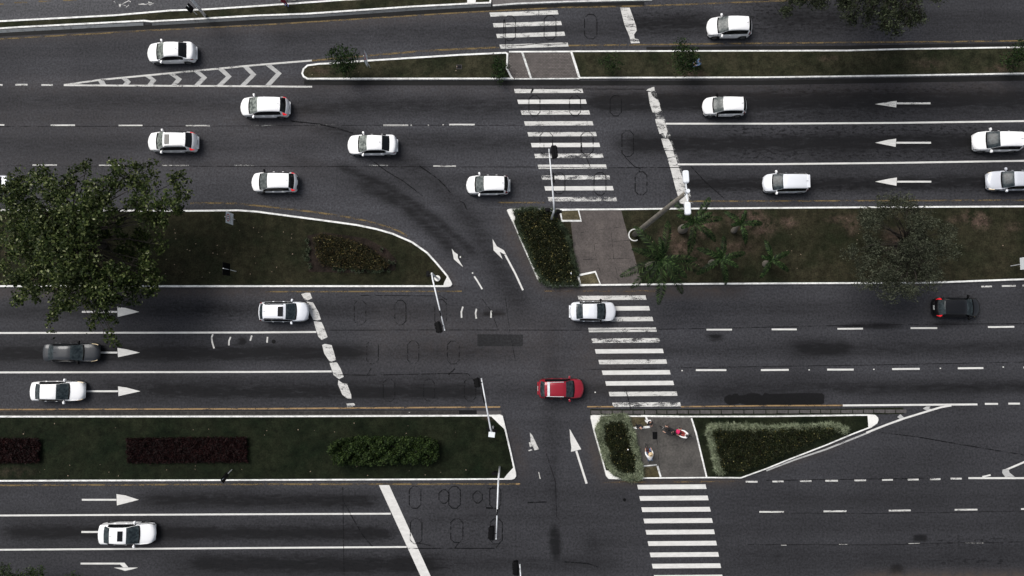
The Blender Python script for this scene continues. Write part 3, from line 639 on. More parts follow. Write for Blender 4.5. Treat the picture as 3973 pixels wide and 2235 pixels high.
island(E, 'lawn_olive', .14, .15, 'kerb_white', 'blade_olive', 60, .07, excl=[PAVE_E, BED2, [(2440,890),(2480,890),(2480,930),(2440,930)]])
Fi = [(-300,1613),(1000,1612),(1900,1609),(1942,1608),(1951,1613),(1963,1663),(1984,1753),(1996,1807),(2002,1835),(2003,1846),(1996,1856),(1985,1860),(1951,1860),(1000,1864),(0,1867),(-300,1868)]
island(Fi, 'lawn_dark', .13, .15, 'kerb_white', 'blade_dark', 70)
PAVE_G = [(2440,1612),(2681,1613),(2699,1680),(2741,1853),(2485,1853),(2465,1700)]
Gi = [(2291,1622),(2291,1613),(2298,1610),(2400,1611),(2633,1613),(3000,1612),(3361,1607),(3392,1609),(3403,1619),(3405,1629),(3400,1642),(3377,1658),(3311,1683),(3206,1727),(3051,1787),(2973,1819),(2873,1855),(2741,1854),(2497,1856),(2400,1858),(2361,1857),(2351,1846),(2330,1768),(2303,1675)]
island(Gi, 'lawn_dark', .11, .15, 'kerb_white', 'blade_dark', 70, excl=[PAVE_G])
for k, arr in BL.items():
    o = npmesh('grass', np.concatenate(arr), k, None, False, 3)
    tag(o, 'short dark grass of the lower medians' if k == 'blade_dark' else 'short olive grass of the upper medians', 'grass', None, 'stuff')
def slab(name, pts, mat, z0=.0, z1=.136, kind='structure', label=None, cat=None):
    P = ccw([Vector((q.x,q.y)) for q in WP(pts, 0)]); n = len(P)
    o = MB().prism([(q.x,q.y) for q in P], z0, z1).build(name, mat, None, tri=True)
    return tag(o, label, cat, None, kind)
# white painted corners and end caps
for P in [[(1737,1071),(1753,1097),(1755,1104),(1748,1112),(1720,1112),(1724,1096)],[(1968,818),(1971,813),(2006,811),(2004,818),(1998,835),(2000,878)],[(2078,1067),(2086,1084),(2114,1103),(2144,1109),(2150,1104),(2120,1088)],
  [(1900,1609),(1942,1608.5),(1950,1613),(1962,1663),(1957,1664)],[(1996,1808),(2002,1835),(2002.5,1846),(1996,1855),(1985,1859),(1952,1859),(1968,1838)],[(3362,1608),(3392,1609.5),(3402,1619),(3404,1629),(3399,1641),(3377,1657),(3366,1662)],
  [(2292,1622),(2292,1613),(2298,1611),(2342,1611),(2320,1640),(2303,1668)],[(2352,1846),(2361,1856),(2400,1857),(2420,1852),(2385,1848),(2360,1825),(2346,1822)]]:
    slab('kerb_corner', P, 'concrete_white', .02, .158)
slab('pavement', PB, 'paving_brick', -.02, .10)
slab('pavement', PAVE_E, 'paving_brown', .02, .136); slab('pavement', PAVE_G, 'paving_grey', .02, .136)
slab('pavement', [(1905,-30),(2600,-60),(2530,-3),(2194,6),(2000,14),(1912,22)], 'paving_light', -.02, .08)
slab('path', [(-300,97),(0,82),(446,59),(667,40),(1000,22.5),(1334,-1),(1500,-10),(1500,-400),(-300,-400)], 'path_asphalt', -.03, .006)
slab('white_ramp', [(1814,-30),(1847,-32),(1846,17),(1813,19)], 'concrete_white', .02, .20)
def bar(pts, wpx, z1=.165, mat='kerb_white', name='kerb', z0=.02):
    for i, q in enumerate(strip_poly(WP(pts), wpx/45.)):
        o = MB().prism([(a.x,a.y) for a in ccw(q)], z0, z1+.001*i).build(name, mat, None); tag(o, kind='structure')
bar([(2026,205),(2060,306)], 8, .13, 'kerb_grime'); bar([(1975,203),(2213,202)], 6, .12); bar([(1998,308),(2060,308),(2247,307)], 5, .13, 'kerb_grime')
bar([(2214,203),(2245,303)], 5, .17)
bar([(2681,1622),(2699,1680),(2740,1851)], 6); bar([(2485,1613),(2633,1615)], 7, .17)
# planting squares in the paving
def square(pts, wpx, fill='moss', mat='kerb_white'):
    slab('planting_square', pts, fill, .03, .145); Q = pts+[pts[0]]
    bar(Q, wpx, .18, mat)
square([(2172,816),(2243,814),(2254,858),(2180,858)], 8); square([(2242,1069),(2309,1055),(2329,1105),(2252,1107)], 8)
slab('planting_square', [(2444,1616),(2500,1616),(2516,1654),(2455,1658)], 'moss', .03, .145); bar([(2450,1660),(2520,1655)], 8, .18); bar([(2504,1614),(2513,1640)], 7, .182)
slab('planting_square', [(2492,1812),(2545,1808),(2560,1850),(2492,1852)], 'moss', .03, .145); bar([(2549,1806),(2562,1850)], 7, .18, 'kerb_grime'); bar([(2492,1807),(2547,1802)], 4, .15, 'kerb_grime')
f = Flat(.1395)
for P in [[(2252,904),(2300,896),(2420,880)],[(2270,950),(2370,940),(2450,932)],[(2262,1008),(2455,1002)],[(2300,900),(2310,1000),(2330,1060)],[(2370,896),(2380,1000),(2400,1100)],[(2535,1620),(2545,1670),(2560,1850)],[(2545,1732),(2665,1722)],[(2600,1618),(2540,1668)],[(2640,1730),(2690,1670)]]: f.line(P, 1.5)
o = f.build('paving_joint', 'tar_faint', None); tag(o, kind='structure')
q = G(2541,1690,.14); o = thing('inspection_cover', 'square dark inspection cover in the paving near the pedestrians', 'manhole cover', q)
MB().box(q+Vector((0,0,.004)), (.40,.62,.02)).build('cover', 'black', o, True); MB().box(q+Vector((0,0,.0)), (.46,.68,.014)).build('frame', 'slab', o, True)
q = G(1781,260,.13); o = thing('drain_cover', 'small dark square drain cover in the grass of the top median', 'manhole cover', q); MB().box(q+Vector((0,0,.02)), (.40,.30,.04)).build('cover', 'black', o, True); MB().box(q+Vector((0,0,.01)), (.48,.38,.04)).build('frame', 'slab', o, True)
# gutters: dark ribbed channels along the kerbs
def gutter(pts, wpx, mat='gutter', z=.006):
    f = Flat(z); f.line(pts, wpx); o = f.build('gutter', mat, None); tag(o, kind='structure')
gutter([(-300,149),(0,133),(388,113),(590,104),(1000,84),(1388,62),(1605,48),(1900,30),(2000,28),(2194,19),(2500,14)], 20)
gutter([(1180,320),(1300,322),(2300,323),(2973,321),(3555,311),(4400,297)], 19)
gutter([(2508,188),(2973,186),(3300,184),(3600,178),(4400,168)], 14)
gutter([(1850,1603),(1945,1601)], 16, 'slab'); gutter([(2290,1600),(3200,1599),(3505,1594)], 24, 'lawn_dark')
slope = Flat(.0)
def apron(outer, inner, z0, z1, mat='apron'):
    a = [G(x,y,z0) for x, y in outer]; b = [G(x,y,z1) for x, y in inner]; n = len(a)
    o = MB().add(a+b, [(i,i+1,n+i+1,n+i) for i in range(n-1)]).build('sloped_kerb', mat); tag(o, kind='structure')
low = [(-300,132),(0,117),(78,112),(388,96),(556,88)]; apron([(x,y+11) for x, y in low], [(x,y-1) for x, y in low], .01, .17)
low = [(590,90),(1000,67),(1194,60),(1605,32),(1854,19),(1905,17)]; apron([(x,y+9) for x, y in low], [(x,y-1) for x, y in low], .01, .17)
low = [(1912,21),(2000,14),(2194,6),(2530,-2)]; apron([(x,y+8) for x, y in low], [(x,y+3) for x, y in low], .01, .12)
apron([(x,y+3) for x, y in low], [(x,y-3) for x, y in low], .121, .17, 'kerb_white')
# concrete gutter slabs with moss joints
xs = 2292
k = 0
while xs < 3490:
    L = random.uniform(38,48); y = 1600-(xs-2300)*.0035
    P = [(xs,y-7+random.uniform(-1,1)),(xs+L-3,y-7),(xs+L-3.5,y+6.5),(xs+1,y+6+random.uniform(-1,1))]; slab('gutter', P, 'slab' if random.random()<.75 else 'paving_grey', .0, .03); xs += L; k += 1
# drain grates in the gutter of the lower median
gutter([(-300,1603),(1850,1601)], 19, 'patch_dark', .004)
gm = None; xs = -8
while xs < 1775:
    y = 1603.5-xs*.0013; q = G(xs+14,y,.006)
    if gm is None:
        gm = thing('drain_grate', 'dark ribbed drain grate, one of the row in the gutter above the dark lawn', 'drain grate', q, 0, 'drain grates along the lower median gutter')
        M_ = MB(); M_.box((0,-.155,.02),(.60,.03,.04)).box((0,.155,.02),(.60,.03,.04)).box((-.285,0,.02),(.03,.28,.04)).box((.285,0,.02),(.03,.28,.04)); M_.build('frame', 'paving_grey', gm)
        M_ = MB(); [M_.box((-.24+.06*j,0,.015),(.024,.28,.03)) for j in range(9)]; M_.build('bars', 'paving_grey', gm); gch = list(gm.children)
    else:
        c = gm.copy(); COL.objects.link(c); c.location = q
        for ch in gch: d = ch.copy(); COL.objects.link(d); d.parent = c
    xs += 28.4
# ================================================================ CARS
def interp(tab, t):
    """monotone cubic through (t,v) table"""
    n = len(tab)
    if t <= tab[0][0]: return tab[0][1]
    if t >= tab[-1][0]: return tab[-1][1]
    S = [(tab[i+1][1]-tab[i][1])/(tab[i+1][0]-tab[i][0]) for i in range(n-1)]
    m = [S[0]]+[0 if S[i-1]*S[i] <= 0 else 2*S[i-1]*S[i]/(S[i-1]+S[i]) for i in range(1,n-1)]+[S[-1]]
    for i in range(n-1):
        if t <= tab[i+1][0]:
            h = tab[i+1][0]-tab[i][0]; u = (t-tab[i][0])/h
            return (2*u**3-3*u*u+1)*tab[i][1]+(u**3-2*u*u+u)*h*m[i]+(-2*u**3+3*u*u)*tab[i+1][1]+(u**3-u*u)*h*m[i+1]
KIND = {
 'sedan': dict(zc=[(0,.50),(.012,.66),(.05,.76),(.14,.86),(.25,.96),(.43,1.38),(.50,1.45),(.60,1.46),(.73,1.38),(.87,1.06),(.93,1.05),(.98,.98),(1,.70)], K=(.25,.43,.73,.87), SW=(.30,.80), bp=.57),
 'hatch': dict(zc=[(0,.52),(.012,.68),(.05,.78),(.14,.90),(.22,.99),(.42,1.42),(.50,1.49),(.62,1.51),(.88,1.42),(.965,1.02),(.985,.92),(1,.66)], K=(.22,.42,.88,.965), SW=(.28,.88), bp=.58),
 'mpv': dict(zc=[(0,.54),(.012,.72),(.05,.84),(.12,.96),(.18,1.05),(.37,1.50),(.48,1.58),(.62,1.60),(.91,1.52),(.97,1.08),(.988,.95),(1,.68)], K=(.18,.37,.91,.97), SW=(.25,.90), bp=.55),
 'suv': dict(zc=[(0,.58),(.012,.78),(.05,.88),(.14,.98),(.23,1.06),(.40,1.50),(.48,1.58),(.62,1.60),(.86,1.50),(.955,1.12),(.982,1.0),(1,.70)], K=(.23,.40,.86,.955), SW=(.28,.86), bp=.57)}
WT = [(0,.74),(.006,.80),(.02,.865),(.06,.925),(.14,.97),(.3,.995),(.5,1.),(.75,.995),(.88,.975),(.95,.93),(.985,.86),(1,.76)]
BOW = [(0,.34),(.06,.22),(.14,.16),(.22,.13),(.42,.05),(.6,0),(.75,-.03),(.87,-.07),(.95,-.12),(1,-.22)]
def make_car(label, bbox, kind, paint, W=1.74, head=180, sunroof=False, rails=None, mir=None, lit=False, braking=False, wind_='windscreen_glare_tint', group='cars on the avenue', roofbar=False, hh=0., spoiler=False, name='parked_car', sidemat=None, lpx=None):
    x0, x1, y0, y1 = bbox; K = KIND[kind]; zr = .62
    c = G((x0+x1)/2, (y0+y1)/2+1.0, zr); L = (x1-x0)/(F/(H-zr))*1.0
    if lpx: L = lpx
    root = thing(name, label, 'car', (c.x, c.y, 0.006), math.radians(head), group)
    kc, kf, kr, kb = K['K']; s0, s1 = K['SW']; bp = K['bp']; scale = 1+hh
    zct = [(a, b*(scale if a > .2 and a < .96 else 1)) for a, b in K['zc']]
    sed = kind == 'sedan'
    ZB = [(0,.50),(.012,.62),(.05,.71),(.14,.81),(kc,.90),(.5,.94),(.8,.98),(.93,.98),(.985,.88),(1,.66)]
    if kind in ('mpv','suv'): ZB = [(a,b+.06) for a,b in ZB]
    WR = [(0,.90),(.12,.86),(kc,.84),((kc+kf)/2,.80),(kf,.735),(.55,.72),(kr,.70 if not sed else .705),((kr+kb)/2,.74),(kb,.78),(1,.84)]
    WH = L*.5-.80 if L > 3.9 else L*.5-.72; r = .315 if kind != 'suv' else .345
    wx = (L/2-.80*L/4.2, -(L/2-.76*L/4.2))
    ts = sorted(set([round(v,4) for v in [0,.004,.01,.018,.03,.045,.06,.09,.115,kc,(kc+kf)/2,kf,kr,(kr+kb)/2,kb,s0,s1,bp-.008,bp+.008,.925,.945,.97,.982,.992,1]+[i*.022 for i in range(1,45)]]))
    keep = []
    for t in ts:
        if keep and t-keep[-1] < .0045 and t not in (kc,kf,kr,kb): continue
        keep.append(t)
    ts = keep; rows = []
    for t in ts:
        x = L/2-t*L; wv_ = W/2*interp(WT, t); zc = interp(zct, t); zb = min(interp(ZB, t), zc-.02); bow = interp(BOW, t)
        lo = .20+.06*(t<.03 or t>.97)
        for wxx in wx:
            d = abs(x-wxx)
            if d < r+.05: lo = max(lo, .31+math.sqrt((r+.05)**2-d*d)*.98)
        lo = min(lo, .70); wr = min(interp(WR, t)*W/2, wv_*.94)
        P = [(wv_*.95,lo),(wv_*1.0,max(.46,lo+.03)),(wv_*.99,max(zb-.14,lo+.05)),(wv_*.945,max(zb,lo+.06))]
        A_ = Vector(P[3]); B_ = Vector((wr, zc-.05))
        for u in (.06,.86): q = A_.lerp(B_, u); P.append((q.x+.015*(u<.5), q.y))
        P += [(wr,zc-.05),(wr*.93,zc-.018),(wr*.5,zc-.004),(0,zc)]
        row = []
        for s in (1,-1):
            rr = [Vector((x-bow*min(1,(abs(y)/(W/2)))**2, s*y, z)) for y, z in P]
            row += rr if s == 1 else rr[:-1][::-1]
        rows.append(row)
    M = len(rows[0]); parts = {}
    def face(cat, f): parts.setdefault(cat, []).append(f)
    for i in range(len(ts)-1):
        tm = (ts[i]+ts[i+1])/2
        for j in range(M-1):
            jj = j if j < 9 else 17-j   # 0..8 band index from sill to crown
            side = 'l' if j < 9 else 'r'; cat = 'body'
            if jj == 4 and s0 < tm < s1: cat = ('front_window_' if tm < bp-.008 else 'rear_window_side_')+side if 1 else 'body'
            if jj >= 6 and kc < tm < kf: cat = 'windscreen'
            if jj >= 6 and kr < tm < kb: cat = 'rear_window'
            if jj in (2,) and .008 < tm < .10: cat = 'headlight_'+side
            if jj in (2,3) and .955 < tm < .992 and sed: cat = 'tail_light_'+side
            if jj in (2,3,4) and .925 < tm < .988 and not sed: cat = 'tail_light_'+side
            if jj in (1,) and .004 < tm < .02: cat = 'grille'
            face(cat, (i*M+j, i*M+j+1, (i+1)*M+j+1, (i+1)*M+j))
    face('grille', tuple(range(4, M-4))); face('body', tuple(reversed([(len(ts)-1)*M+j for j in range(M)])))
    face('body', tuple(list(range(0,5))+list(range(M-5,M))))
    allv = [q for row in rows for q in row]
    def sub(cats, nm, mat, parent=root, out=0.):
        fs = [f for cc in cats for f in parts.get(cc, [])]
        if not fs: return None
        use = sorted({i for f in fs for i in f}); mp = {a: b for b, a in enumerate(use)}
        me = bpy.data.meshes.new(nm); me.from_pydata([tuple(allv[i]) for i in use], [], [tuple(mp[i] for i in f) for f in fs])
        bm = bmesh.new(); bm.from_mesh(me); bmesh.ops.recalc_face_normals(bm, faces=bm.faces[:])
        cen = sum((v.co for v in bm.verts), Vector())/len(bm.verts)
        if not nm.startswith('body'):
            if sum((f.normal.dot(f.calc_center_median()-Vector((cen.x*.5,0,.4))))*f.calc_area() for f in bm.faces) < 0: bmesh.ops.reverse_faces(bm, faces=bm.faces[:])
        bm.to_mesh(me); bm.free(); me.shade_smooth(); return link(nm, me, mat, parent)
    body = sub(['body'], 'body', paint)
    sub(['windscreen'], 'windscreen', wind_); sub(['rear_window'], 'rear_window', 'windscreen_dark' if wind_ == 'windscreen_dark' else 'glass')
    for s in 'lr':
        sub(['front_window_'+s], 'side_window', 'glass'); sub(['rear_window_side_'+s], 'side_window', 'glass')
        sub(['headlight_'+s], 'headlight', 'headlamp_lit' if lit else 'headlamp'); sub(['tail_light_'+s], 'tail_light', 'tail_lit' if braking else 'tail')
    sub(['grille'], 'grille', 'grille')
    MB().box((0,0,.24),(L*.92,W*.84,.06)).build('underbody', 'black', root)
    # black cowl strip under the windscreen
    zk = interp(zct, kc); mb = MB(); pts = []
    for u in np.linspace(-1,1,9): y = u*W/2*.80; pts.append(Vector((L/2-kc*L+.03-interp(BOW,kc)*(abs(y)/(W/2))**2, y, zk+.0-.02*abs(u))))
    mb.tube(pts, [.055]*9, 6).build('cowl', 'black', root)
    for wxx in wx:
        for s in (1,-1):
            R90 = Matrix.Rotation(PI/2,3,'X'); y = s*(W/2-.10)
            wl = MB(); wl.tube([(wxx,y-.10*1,.31+.006),(wxx,y+.10,.31+.006)], r, 18); o = wl.build('wheel', 'tyre', root)
            rm = MB(); rm.tube([(wxx,y+s*.09,.316),(wxx,y+s*.108,.316)], r*.62, 14); rm.build('rim', 'rim', o)
    xm = L/2-(kc+.09)*L
    for s in (1,-1):
        mm = MB(); mm.rbox((xm, s*(W/2+.10), .98), (.16,.24,.15), .05, -s*.25); mm.box((xm-.02, s*(W/2-.02), .94), (.08,.14,.05)); mm.build('mirror', mir or paint, root, smooth=False)
    for s in (1,-1):
        dh = MB(); dh.box((L/2-.50*L, s*(W/2+.005), .80), (.16,.03,.03)); dh.build('door_handle', paint, root); 
        if kind != 'x2': MB().box((L/2-.70*L, s*(W/2+.002), .82), (.16,.03,.03)).build('door_handle', paint, root)
    if sunroof:
        xr = L/2-(kf+.10)*L; MB().rbox((xr,0,interp(zct,kf+.10)+.002),(.44,.84,.03),.05).build('sunroof', 'glass', root)
    if rails:
        for s in (1,-1):
            pts = [Vector((L/2-t*L, s*interp(WR,t)*W/2*.97, interp(zct,t)-.0)) for t in np.linspace(kf+.06, kr-.05, 9)]
            rl = MB().tube([q+Vector((0,0,.035)) for q in pts], .022, 6)
            for t in (0,-1): rl.tube([pts[t]-Vector((0,0,.02)), pts[t]+Vector((0,0,.035))], .03, 6)
            rl.build('roof_rail', rails, root)
    if roofbar:
        t = kr-.085; MB().rbox((L/2-t*L,0,interp(zct,t)+.05),(.20,1.12,.05),.03).build('roof_bar', 'pole_white', root)
    if spoiler: t = kr; MB().rbox((L/2-t*L-.03,0,interp(zct,t)-.0),(.20,W*.66,.05),.03).build('spoiler', paint, root)
    ta = kr-.05; MB().tube([(L/2-ta*L,0,interp(zct,ta)-.01),(L/2-ta*L-.12,0,interp(zct,ta)+.14)], .012, 5).build('antenna', 'black', root)
    MB().box((-L/2+.0,0,.62),(.03,.40,.13)).build('number_plate', 'plate', root)
    MB().box((-L/2+.04,0,.40),(.14,W*.62,.14)).build('rear_bumper_trim', 'rubber' if sidemat else paint, root)
    if sidemat:
        for s in (1,-1): MB().box((-.05,s*(W/2-.01),.40),(L*.46,.05,.16)).build('side_trim', sidemat, root)
    return root
CARS = [
 (dict(bbox=(567,763,159,248), kind='sedan', paint='car_white', head=181.2), 'white sedan on the topmost carriageway, just above the painted chevrons'),
 (dict(bbox=(929,1125,371,459), kind='hatch', paint='car_white', head=180, wind_='windscreen_glare_tint', braking=True), 'white hatchback with red tail lights straddling left of the top dashed line, under the chevrons'),
 (dict(bbox=(573,768,508,594), kind='suv', paint='car_white', head=180, sunroof=True, rails='black', braking=True), 'white crossover with sunroof and black roof rails above the big leafy tree'),
 (dict(bbox=(973,1156,666,748), kind='hatch', paint='car_white', head=180, mir='black', braking=True, sidemat='rubber', wind_='windscreen_half_glare_tint'), 'white hatchback with black mirrors and glowing red tail lights in the third lane'),
 (dict(bbox=(1345,1543,519,604), kind='sedan', paint='car_white', head=180), 'white sedan in the middle lane, between two faint dashes and left of the crosswalk'),
 (dict(bbox=(1807,1979,679,756), kind='hatch', paint='car_white', head=180, W=1.66, wind_='windscreen_half_glare_tint'), 'small white hatchback just left of the upper crosswalk stripes'),
 (dict(bbox=(2740,2918,60,149), kind='hatch', paint='car_white', head=180, W=1.70, wind_='windscreen_half_glare_tint'), 'white hatchback on the topmost carriageway, right of its stop line'),
 (dict(bbox=(2724,2896,373,451), kind='hatch', paint='car_white', head=180, W=1.62, mir='black', wind_='windscreen_half_glare_tint', hh=-.03), 'small older white hatchback with dark mirrors above the upper solid white lane line'),
 (dict(bbox=(2958,3137,671,749), kind='mpv', paint='car_silverwhite', head=180, W=1.66, wind_='windscreen_dark', mir='car_white', spoiler=True, hh=-.06), 'pale silver estate car above the palm trees'),
 (dict(bbox=(3773,3967,507,588), kind='hatch', paint='car_white', head=180, wind_='windscreen_dark', spoiler=True, W=1.72), 'white hatchback near the right edge, between the two solid white lines'),
 (dict(bbox=(3827,4020,662,738), kind='sedan', paint='car_silver', head=180, lit=True, W=1.68, wind_='windscreen_dark'), 'silver sedan with lit headlights cut off by the right edge of the photo'),
 (dict(bbox=(-147,50,678,758), kind='sedan', paint='car_silver', head=180, W=1.70, sidemat='black'), 'silver sedan tail poking in from the left edge beside the tree crown'),
 (dict(bbox=(172,389,1332,1401), kind='sedan', paint='car_darkgrey', head=0, lit=True, W=1.60, mir='black', wind_='windscreen_dark'), 'dark grey sedan with lit headlights, rolling over the middle lane arrow'),
 (dict(bbox=(123,331,1478,1554), kind='sedan', paint='car_white', head=0, lit=True, W=1.70, wind_='windscreen_dark'), 'white sedan in the lane above the drain grates, below the dark grey sedan'),
 (dict(bbox=(1005,1200,1169,1248), kind='suv', paint='car_silverwhite', head=0, sunroof=True, rails='black', W=1.74, wind_='windscreen_dark', hh=-.04), 'pale silver estate car with sunroof waiting at the broken white stop line'),
 (dict(bbox=(2210,2390,1170,1245), kind='sedan', paint='car_silverwhite', head=0, mir='black', W=1.68, wind_='windscreen_dark'), 'silver sedan driving over the zebra crossing stripes'),
 (dict(bbox=(2087,2265,1466,1546), kind='suv', paint='car_red', head=0, rails='pole_white', roofbar=True, W=1.72, wind_='windscreen_dark', hh=-.03), 'bright red estate car with a pale bar across its roof, left of the zebra crossing'),
 (dict(bbox=(3624,3802,1154,1230), kind='hatch', paint='car_black', head=0, lit=True, braking=True, W=1.68, mir='black', wind_='windscreen_dark'), 'black hatchback below the sparse grey green tree on the right'),
 (dict(bbox=(387,603,2027,2109), kind='sedan', paint='car_white', head=0, sunroof=True, W=1.78, wind_='windscreen_dark'), 'white sedan with sunroof covering the arrow on the bottom carriageway')]
for kw, lab in CARS: make_car(lab, name='car', **kw)
# ================================================================ VEGETATION
def blob_leaves(blobs, dens, L, W, up=.4, droop=.3, clump=None):
    out = []
    for (c, r, rz) in blobs:
        n = max(6, int(dens*r*r*r**.3))
        if clump:
            m = max(2, n//clump); D = unit(RS.normal(size=(m,3)))*(RS.uniform(0,1,(m,1))**.45); D[:,2] = D[:,2]*rz/r
            cc = np.array(c)+D*r; C = np.repeat(cc, clump, 0)+RS.normal(size=(m*clump,3))*[L*1.4,L*1.4,L*.9]
        else:
            D = unit(RS.normal(size=(n,3)))*(RS.uniform(0,1,(n,1))**.45); D[:,2] *= rz/r; C = np.array(c)+D*r
        out.append(leaves(C, L, W, up, droop))
    return np.concatenate(out)
def limbs(mb, base, top, tips, r0, bend=.3, sub=3, twigs=0):
    base, top = Vector(base), Vector(top)
    mb.tube([base, base.lerp(top,.5)+Vector((random.uniform(-.1,.1),random.uniform(-.1,.1),0)), top], [r0*1.25,r0,r0*.8], 9)
    for t in tips:
        t = Vector(t); s = base.lerp(top, random.uniform(.65,1.)); d = t-s; m1 = s+d*.33+Vector((0,0,d.length*.12))+Vector([random.uniform(-1,1)*bend*.5 for _ in range(3)]); m2 = s+d*.68+Vector((0,0,d.length*.08))+Vector([random.uniform(-1,1)*bend for _ in range(3)])
        rr = r0*random.uniform(.28,.42); mb.tube([s,m1,m2,t], [rr,rr*.7,rr*.4,rr*.12], 6)
        for _ in range(twigs):
            a = m2.lerp(t, random.uniform(-.6,.9)); e = a+Vector([random.uniform(-1,1)*1.0,random.uniform(-1,1)*1.0,random.uniform(0,.5)]); mb.tube([a,(a+e)/2+Vector((0,0,.08)),e], [rr*.3,rr*.18,rr*.06], 4)
def tree(name, label, base_px, h, blobs_px, dens, L, W, mat, r0, up=.4, droop=.3, clump=None, trunk_h=.5, group=None, twigs=1, cat='tree'):
    b = G(base_px[0], base_px[1], .1); root = thing(name, label, cat, b, 0, group)
    blobs = []
    for q in blobs_px:
        px, py, rp, z = q[:4]; k = F/(H-z); c = G(px, py, z); r = rp/k; blobs.append(((c.x,c.y,c.z), r, (q[4] if len(q) > 4 else r*.55)))
    V = blob_leaves(blobs, dens, L, W, up, droop, clump); npmesh('crown', V, mat, root)
    mb = MB(); limbs(mb, b, b+Vector((0,0,h*trunk_h)), [bb[0] for bb in blobs], r0, .3, twigs=twigs); mb.build('trunk', 'bark', root, True)
    return root
BIG = [(95,725,75,5.5),(60,700,28,5.2),(165,700,55,6),(230,750,75,7),(300,690,48,6.5),(335,650,26,6),(385,740,66,7),(455,640,34,6),(465,690,50,6.5),(535,640,36,6),(560,705,60,6.6),(600,640,24,5.6),(690,700,42,5.8),(700,750,36,5.8),(640,790,60,6.6),(550,790,66,6.6),
 (400,800,60,7.6),(310,830,100,8.5),(180,830,95,7.8),(70,800,70,6),(90,900,90,6.5),(210,920,100,8),(320,930,75,7.6),(600,860,50,6.0),(450,880,36,6.0),(700,820,26,5.6),(120,1000,75,6.2),(40,955,50,5.2),(250,1020,95,8),(360,1070,80,7.2),(460,1080,65,6.6),(560,1010,45,5.6),(590,1050,36,5.),(600,1090,34,5),(520,1090,55,6),
 (80,1085,60,5.4),(170,1090,75,6.4),(290,1110,80,7),(400,1120,75,6.8),(500,1130,40,5.6),(590,1125,30,5.),(110,1140,40,5.2),(70,1160,28,4.8),(75,1180,18,4.6),(240,1165,45,5.5),(215,1200,34,5.2),(210,1240,26,5),(195,1270,20,4.8),(285,1180,32,5.2),(380,1165,55,6),(440,1160,40,5.8),(400,1215,34,5.4),(350,1250,26,5),(430,1240,26,5.2),(430,1290,22,5),(425,1315,17,5),(450,1335,14,4.9),(520,1165,22,5),(600,1130,26,5),(10,740,35,5.2),(20,1030,30,5),(620,950,30,5)]
tree('broad_leaved_tree', 'big leafy green tree on the left median, spreading over both carriageways', (400,950), 9, BIG+[(560,930,50,4.2),(480,960,50,4.4),(420,905,40,4.5)], 380, .125, .075, 'leaf_broad', .34, .5, .3, 16, .45, twigs=3)
# fallen dead wood under the tree
q = G(50,945,.15); o = thing('fallen_log', 'weathered grey log lying in the grass under the big tree', 'log', q, .1); MB().tube([(-.4,0,.08),(0,.03,.11),(.42,-.02,.09)], [.06,.09,.05], 7).build('log', 'pole_concrete', o)
B2 = []
rnd = random.Random(5)
for i in range(95):
    a = rnd.uniform(0, 2*PI); rr = (rnd.random()**.55)*1.0
    x = 3505+222*rr*math.cos(a); y = 958+190*rr*math.sin(a)
    if ((x-3455)/75)**2+((y-900)/70)**2 < 1: continue
    if rr > .8 and rnd.random() < .25: continue
    if x > 3650 and y < 850: continue
    B2.append((x, y, rnd.uniform(26,46), rnd.uniform(3.8,6.2), .4))
B2 += [(3480,795,34,4.5,.3),(3530,790,34,4.5,.3),(3560,815,30,4.5,.3),(3420,820,30,4.5,.3),(3480,1110,36,4.2,.3),(3430,1090,36,4.2,.3),(3540,1110,34,4,.3),(3470,1125,24,4,.3)]
tree('sparse_tree', 'sparse grey green tree with visible dark branches on the right of the middle median', (3478,955), 5, B2, 720, .07, .032, 'leaf_fine', .17, .3, .4, 7, .28, twigs=2)
B3 = []
for (cx, cy, rx, ry, n, z) in [(3420,20,150,55,46,9),(3480,75,60,45,16,8.6),(3340,55,45,35,9,8.2),(3545,50,30,40,9,8.2),(3475,120,12,14,3,7.6),(3430,90,30,20,4,8),(3180,-5,110,25,16,8.5),(3045,30,16,12,3,8),(3165,22,22,22,4,8),(3100,-20,60,20,8,8.5),(3480,-60,190,60,30,10),(3250,-70,170,50,22,10)]:
    for _ in range(n): B3.append((cx+rnd.uniform(-1,1)*rx, cy+rnd.uniform(-1,1)*ry, rnd.uniform(13,26), z+rnd.uniform(-.6,.6), .45))
tree('feathery_tree', 'feathery dark tree hanging over the top edge of the photo', (3330,-130), 9, B3, 900, .10, .034, 'leaf_feather', .28, .15, 1.0, 8, .6, twigs=2)
def shrub(label, px, py, blobs, mat='leaf_dark', L=.11, dens=420, h=2.2, nm='young_tree', group=None, W=.045, cat='tree'):
    return tree(nm, label, (px,py), h, blobs, dens, L, W, mat, .05, .3, .2, 6, .45, group, 2, cat)
YG = 'young trees on the top median'
shrub('bushy young tree beside the white triangle sign, nearest the rounded kerb end', 1352, 262, [(1300,215,34,2.6),(1330,205,30,3),(1360,215,32,2.8),(1325,240,36,2.2),(1350,250,34,2),(1285,205,18,2.3),(1330,190,18,2.8),(1380,212,14,2.3),(1270,205,12,2.2),(1340,270,34,1.5,.4),(1300,245,20,1.8),(1375,245,26,1.6)], group=YG)
shrub('dark round shrub at the right end of the island before the brick paving', 1948, 285, [(1940,255,30,.9,.5),(1935,280,32,.8,.5),(1945,300,26,.8,.5),(1930,235,20,.8,.4)], h=1, group=YG, nm='shrub', cat='shrub')
shrub('faint olive sapling right of the brick paving', 2380, 262, [(2360,228,24,1.8),(2340,240,22,1.6),(2385,232,22,1.6),(2370,255,28,1.2),(2355,212,12,1.8),(2385,205,10,1.8),(2400,250,20,1.2),(2370,270,24,.8)], 'leaf_dark', .07, 330, group=YG)
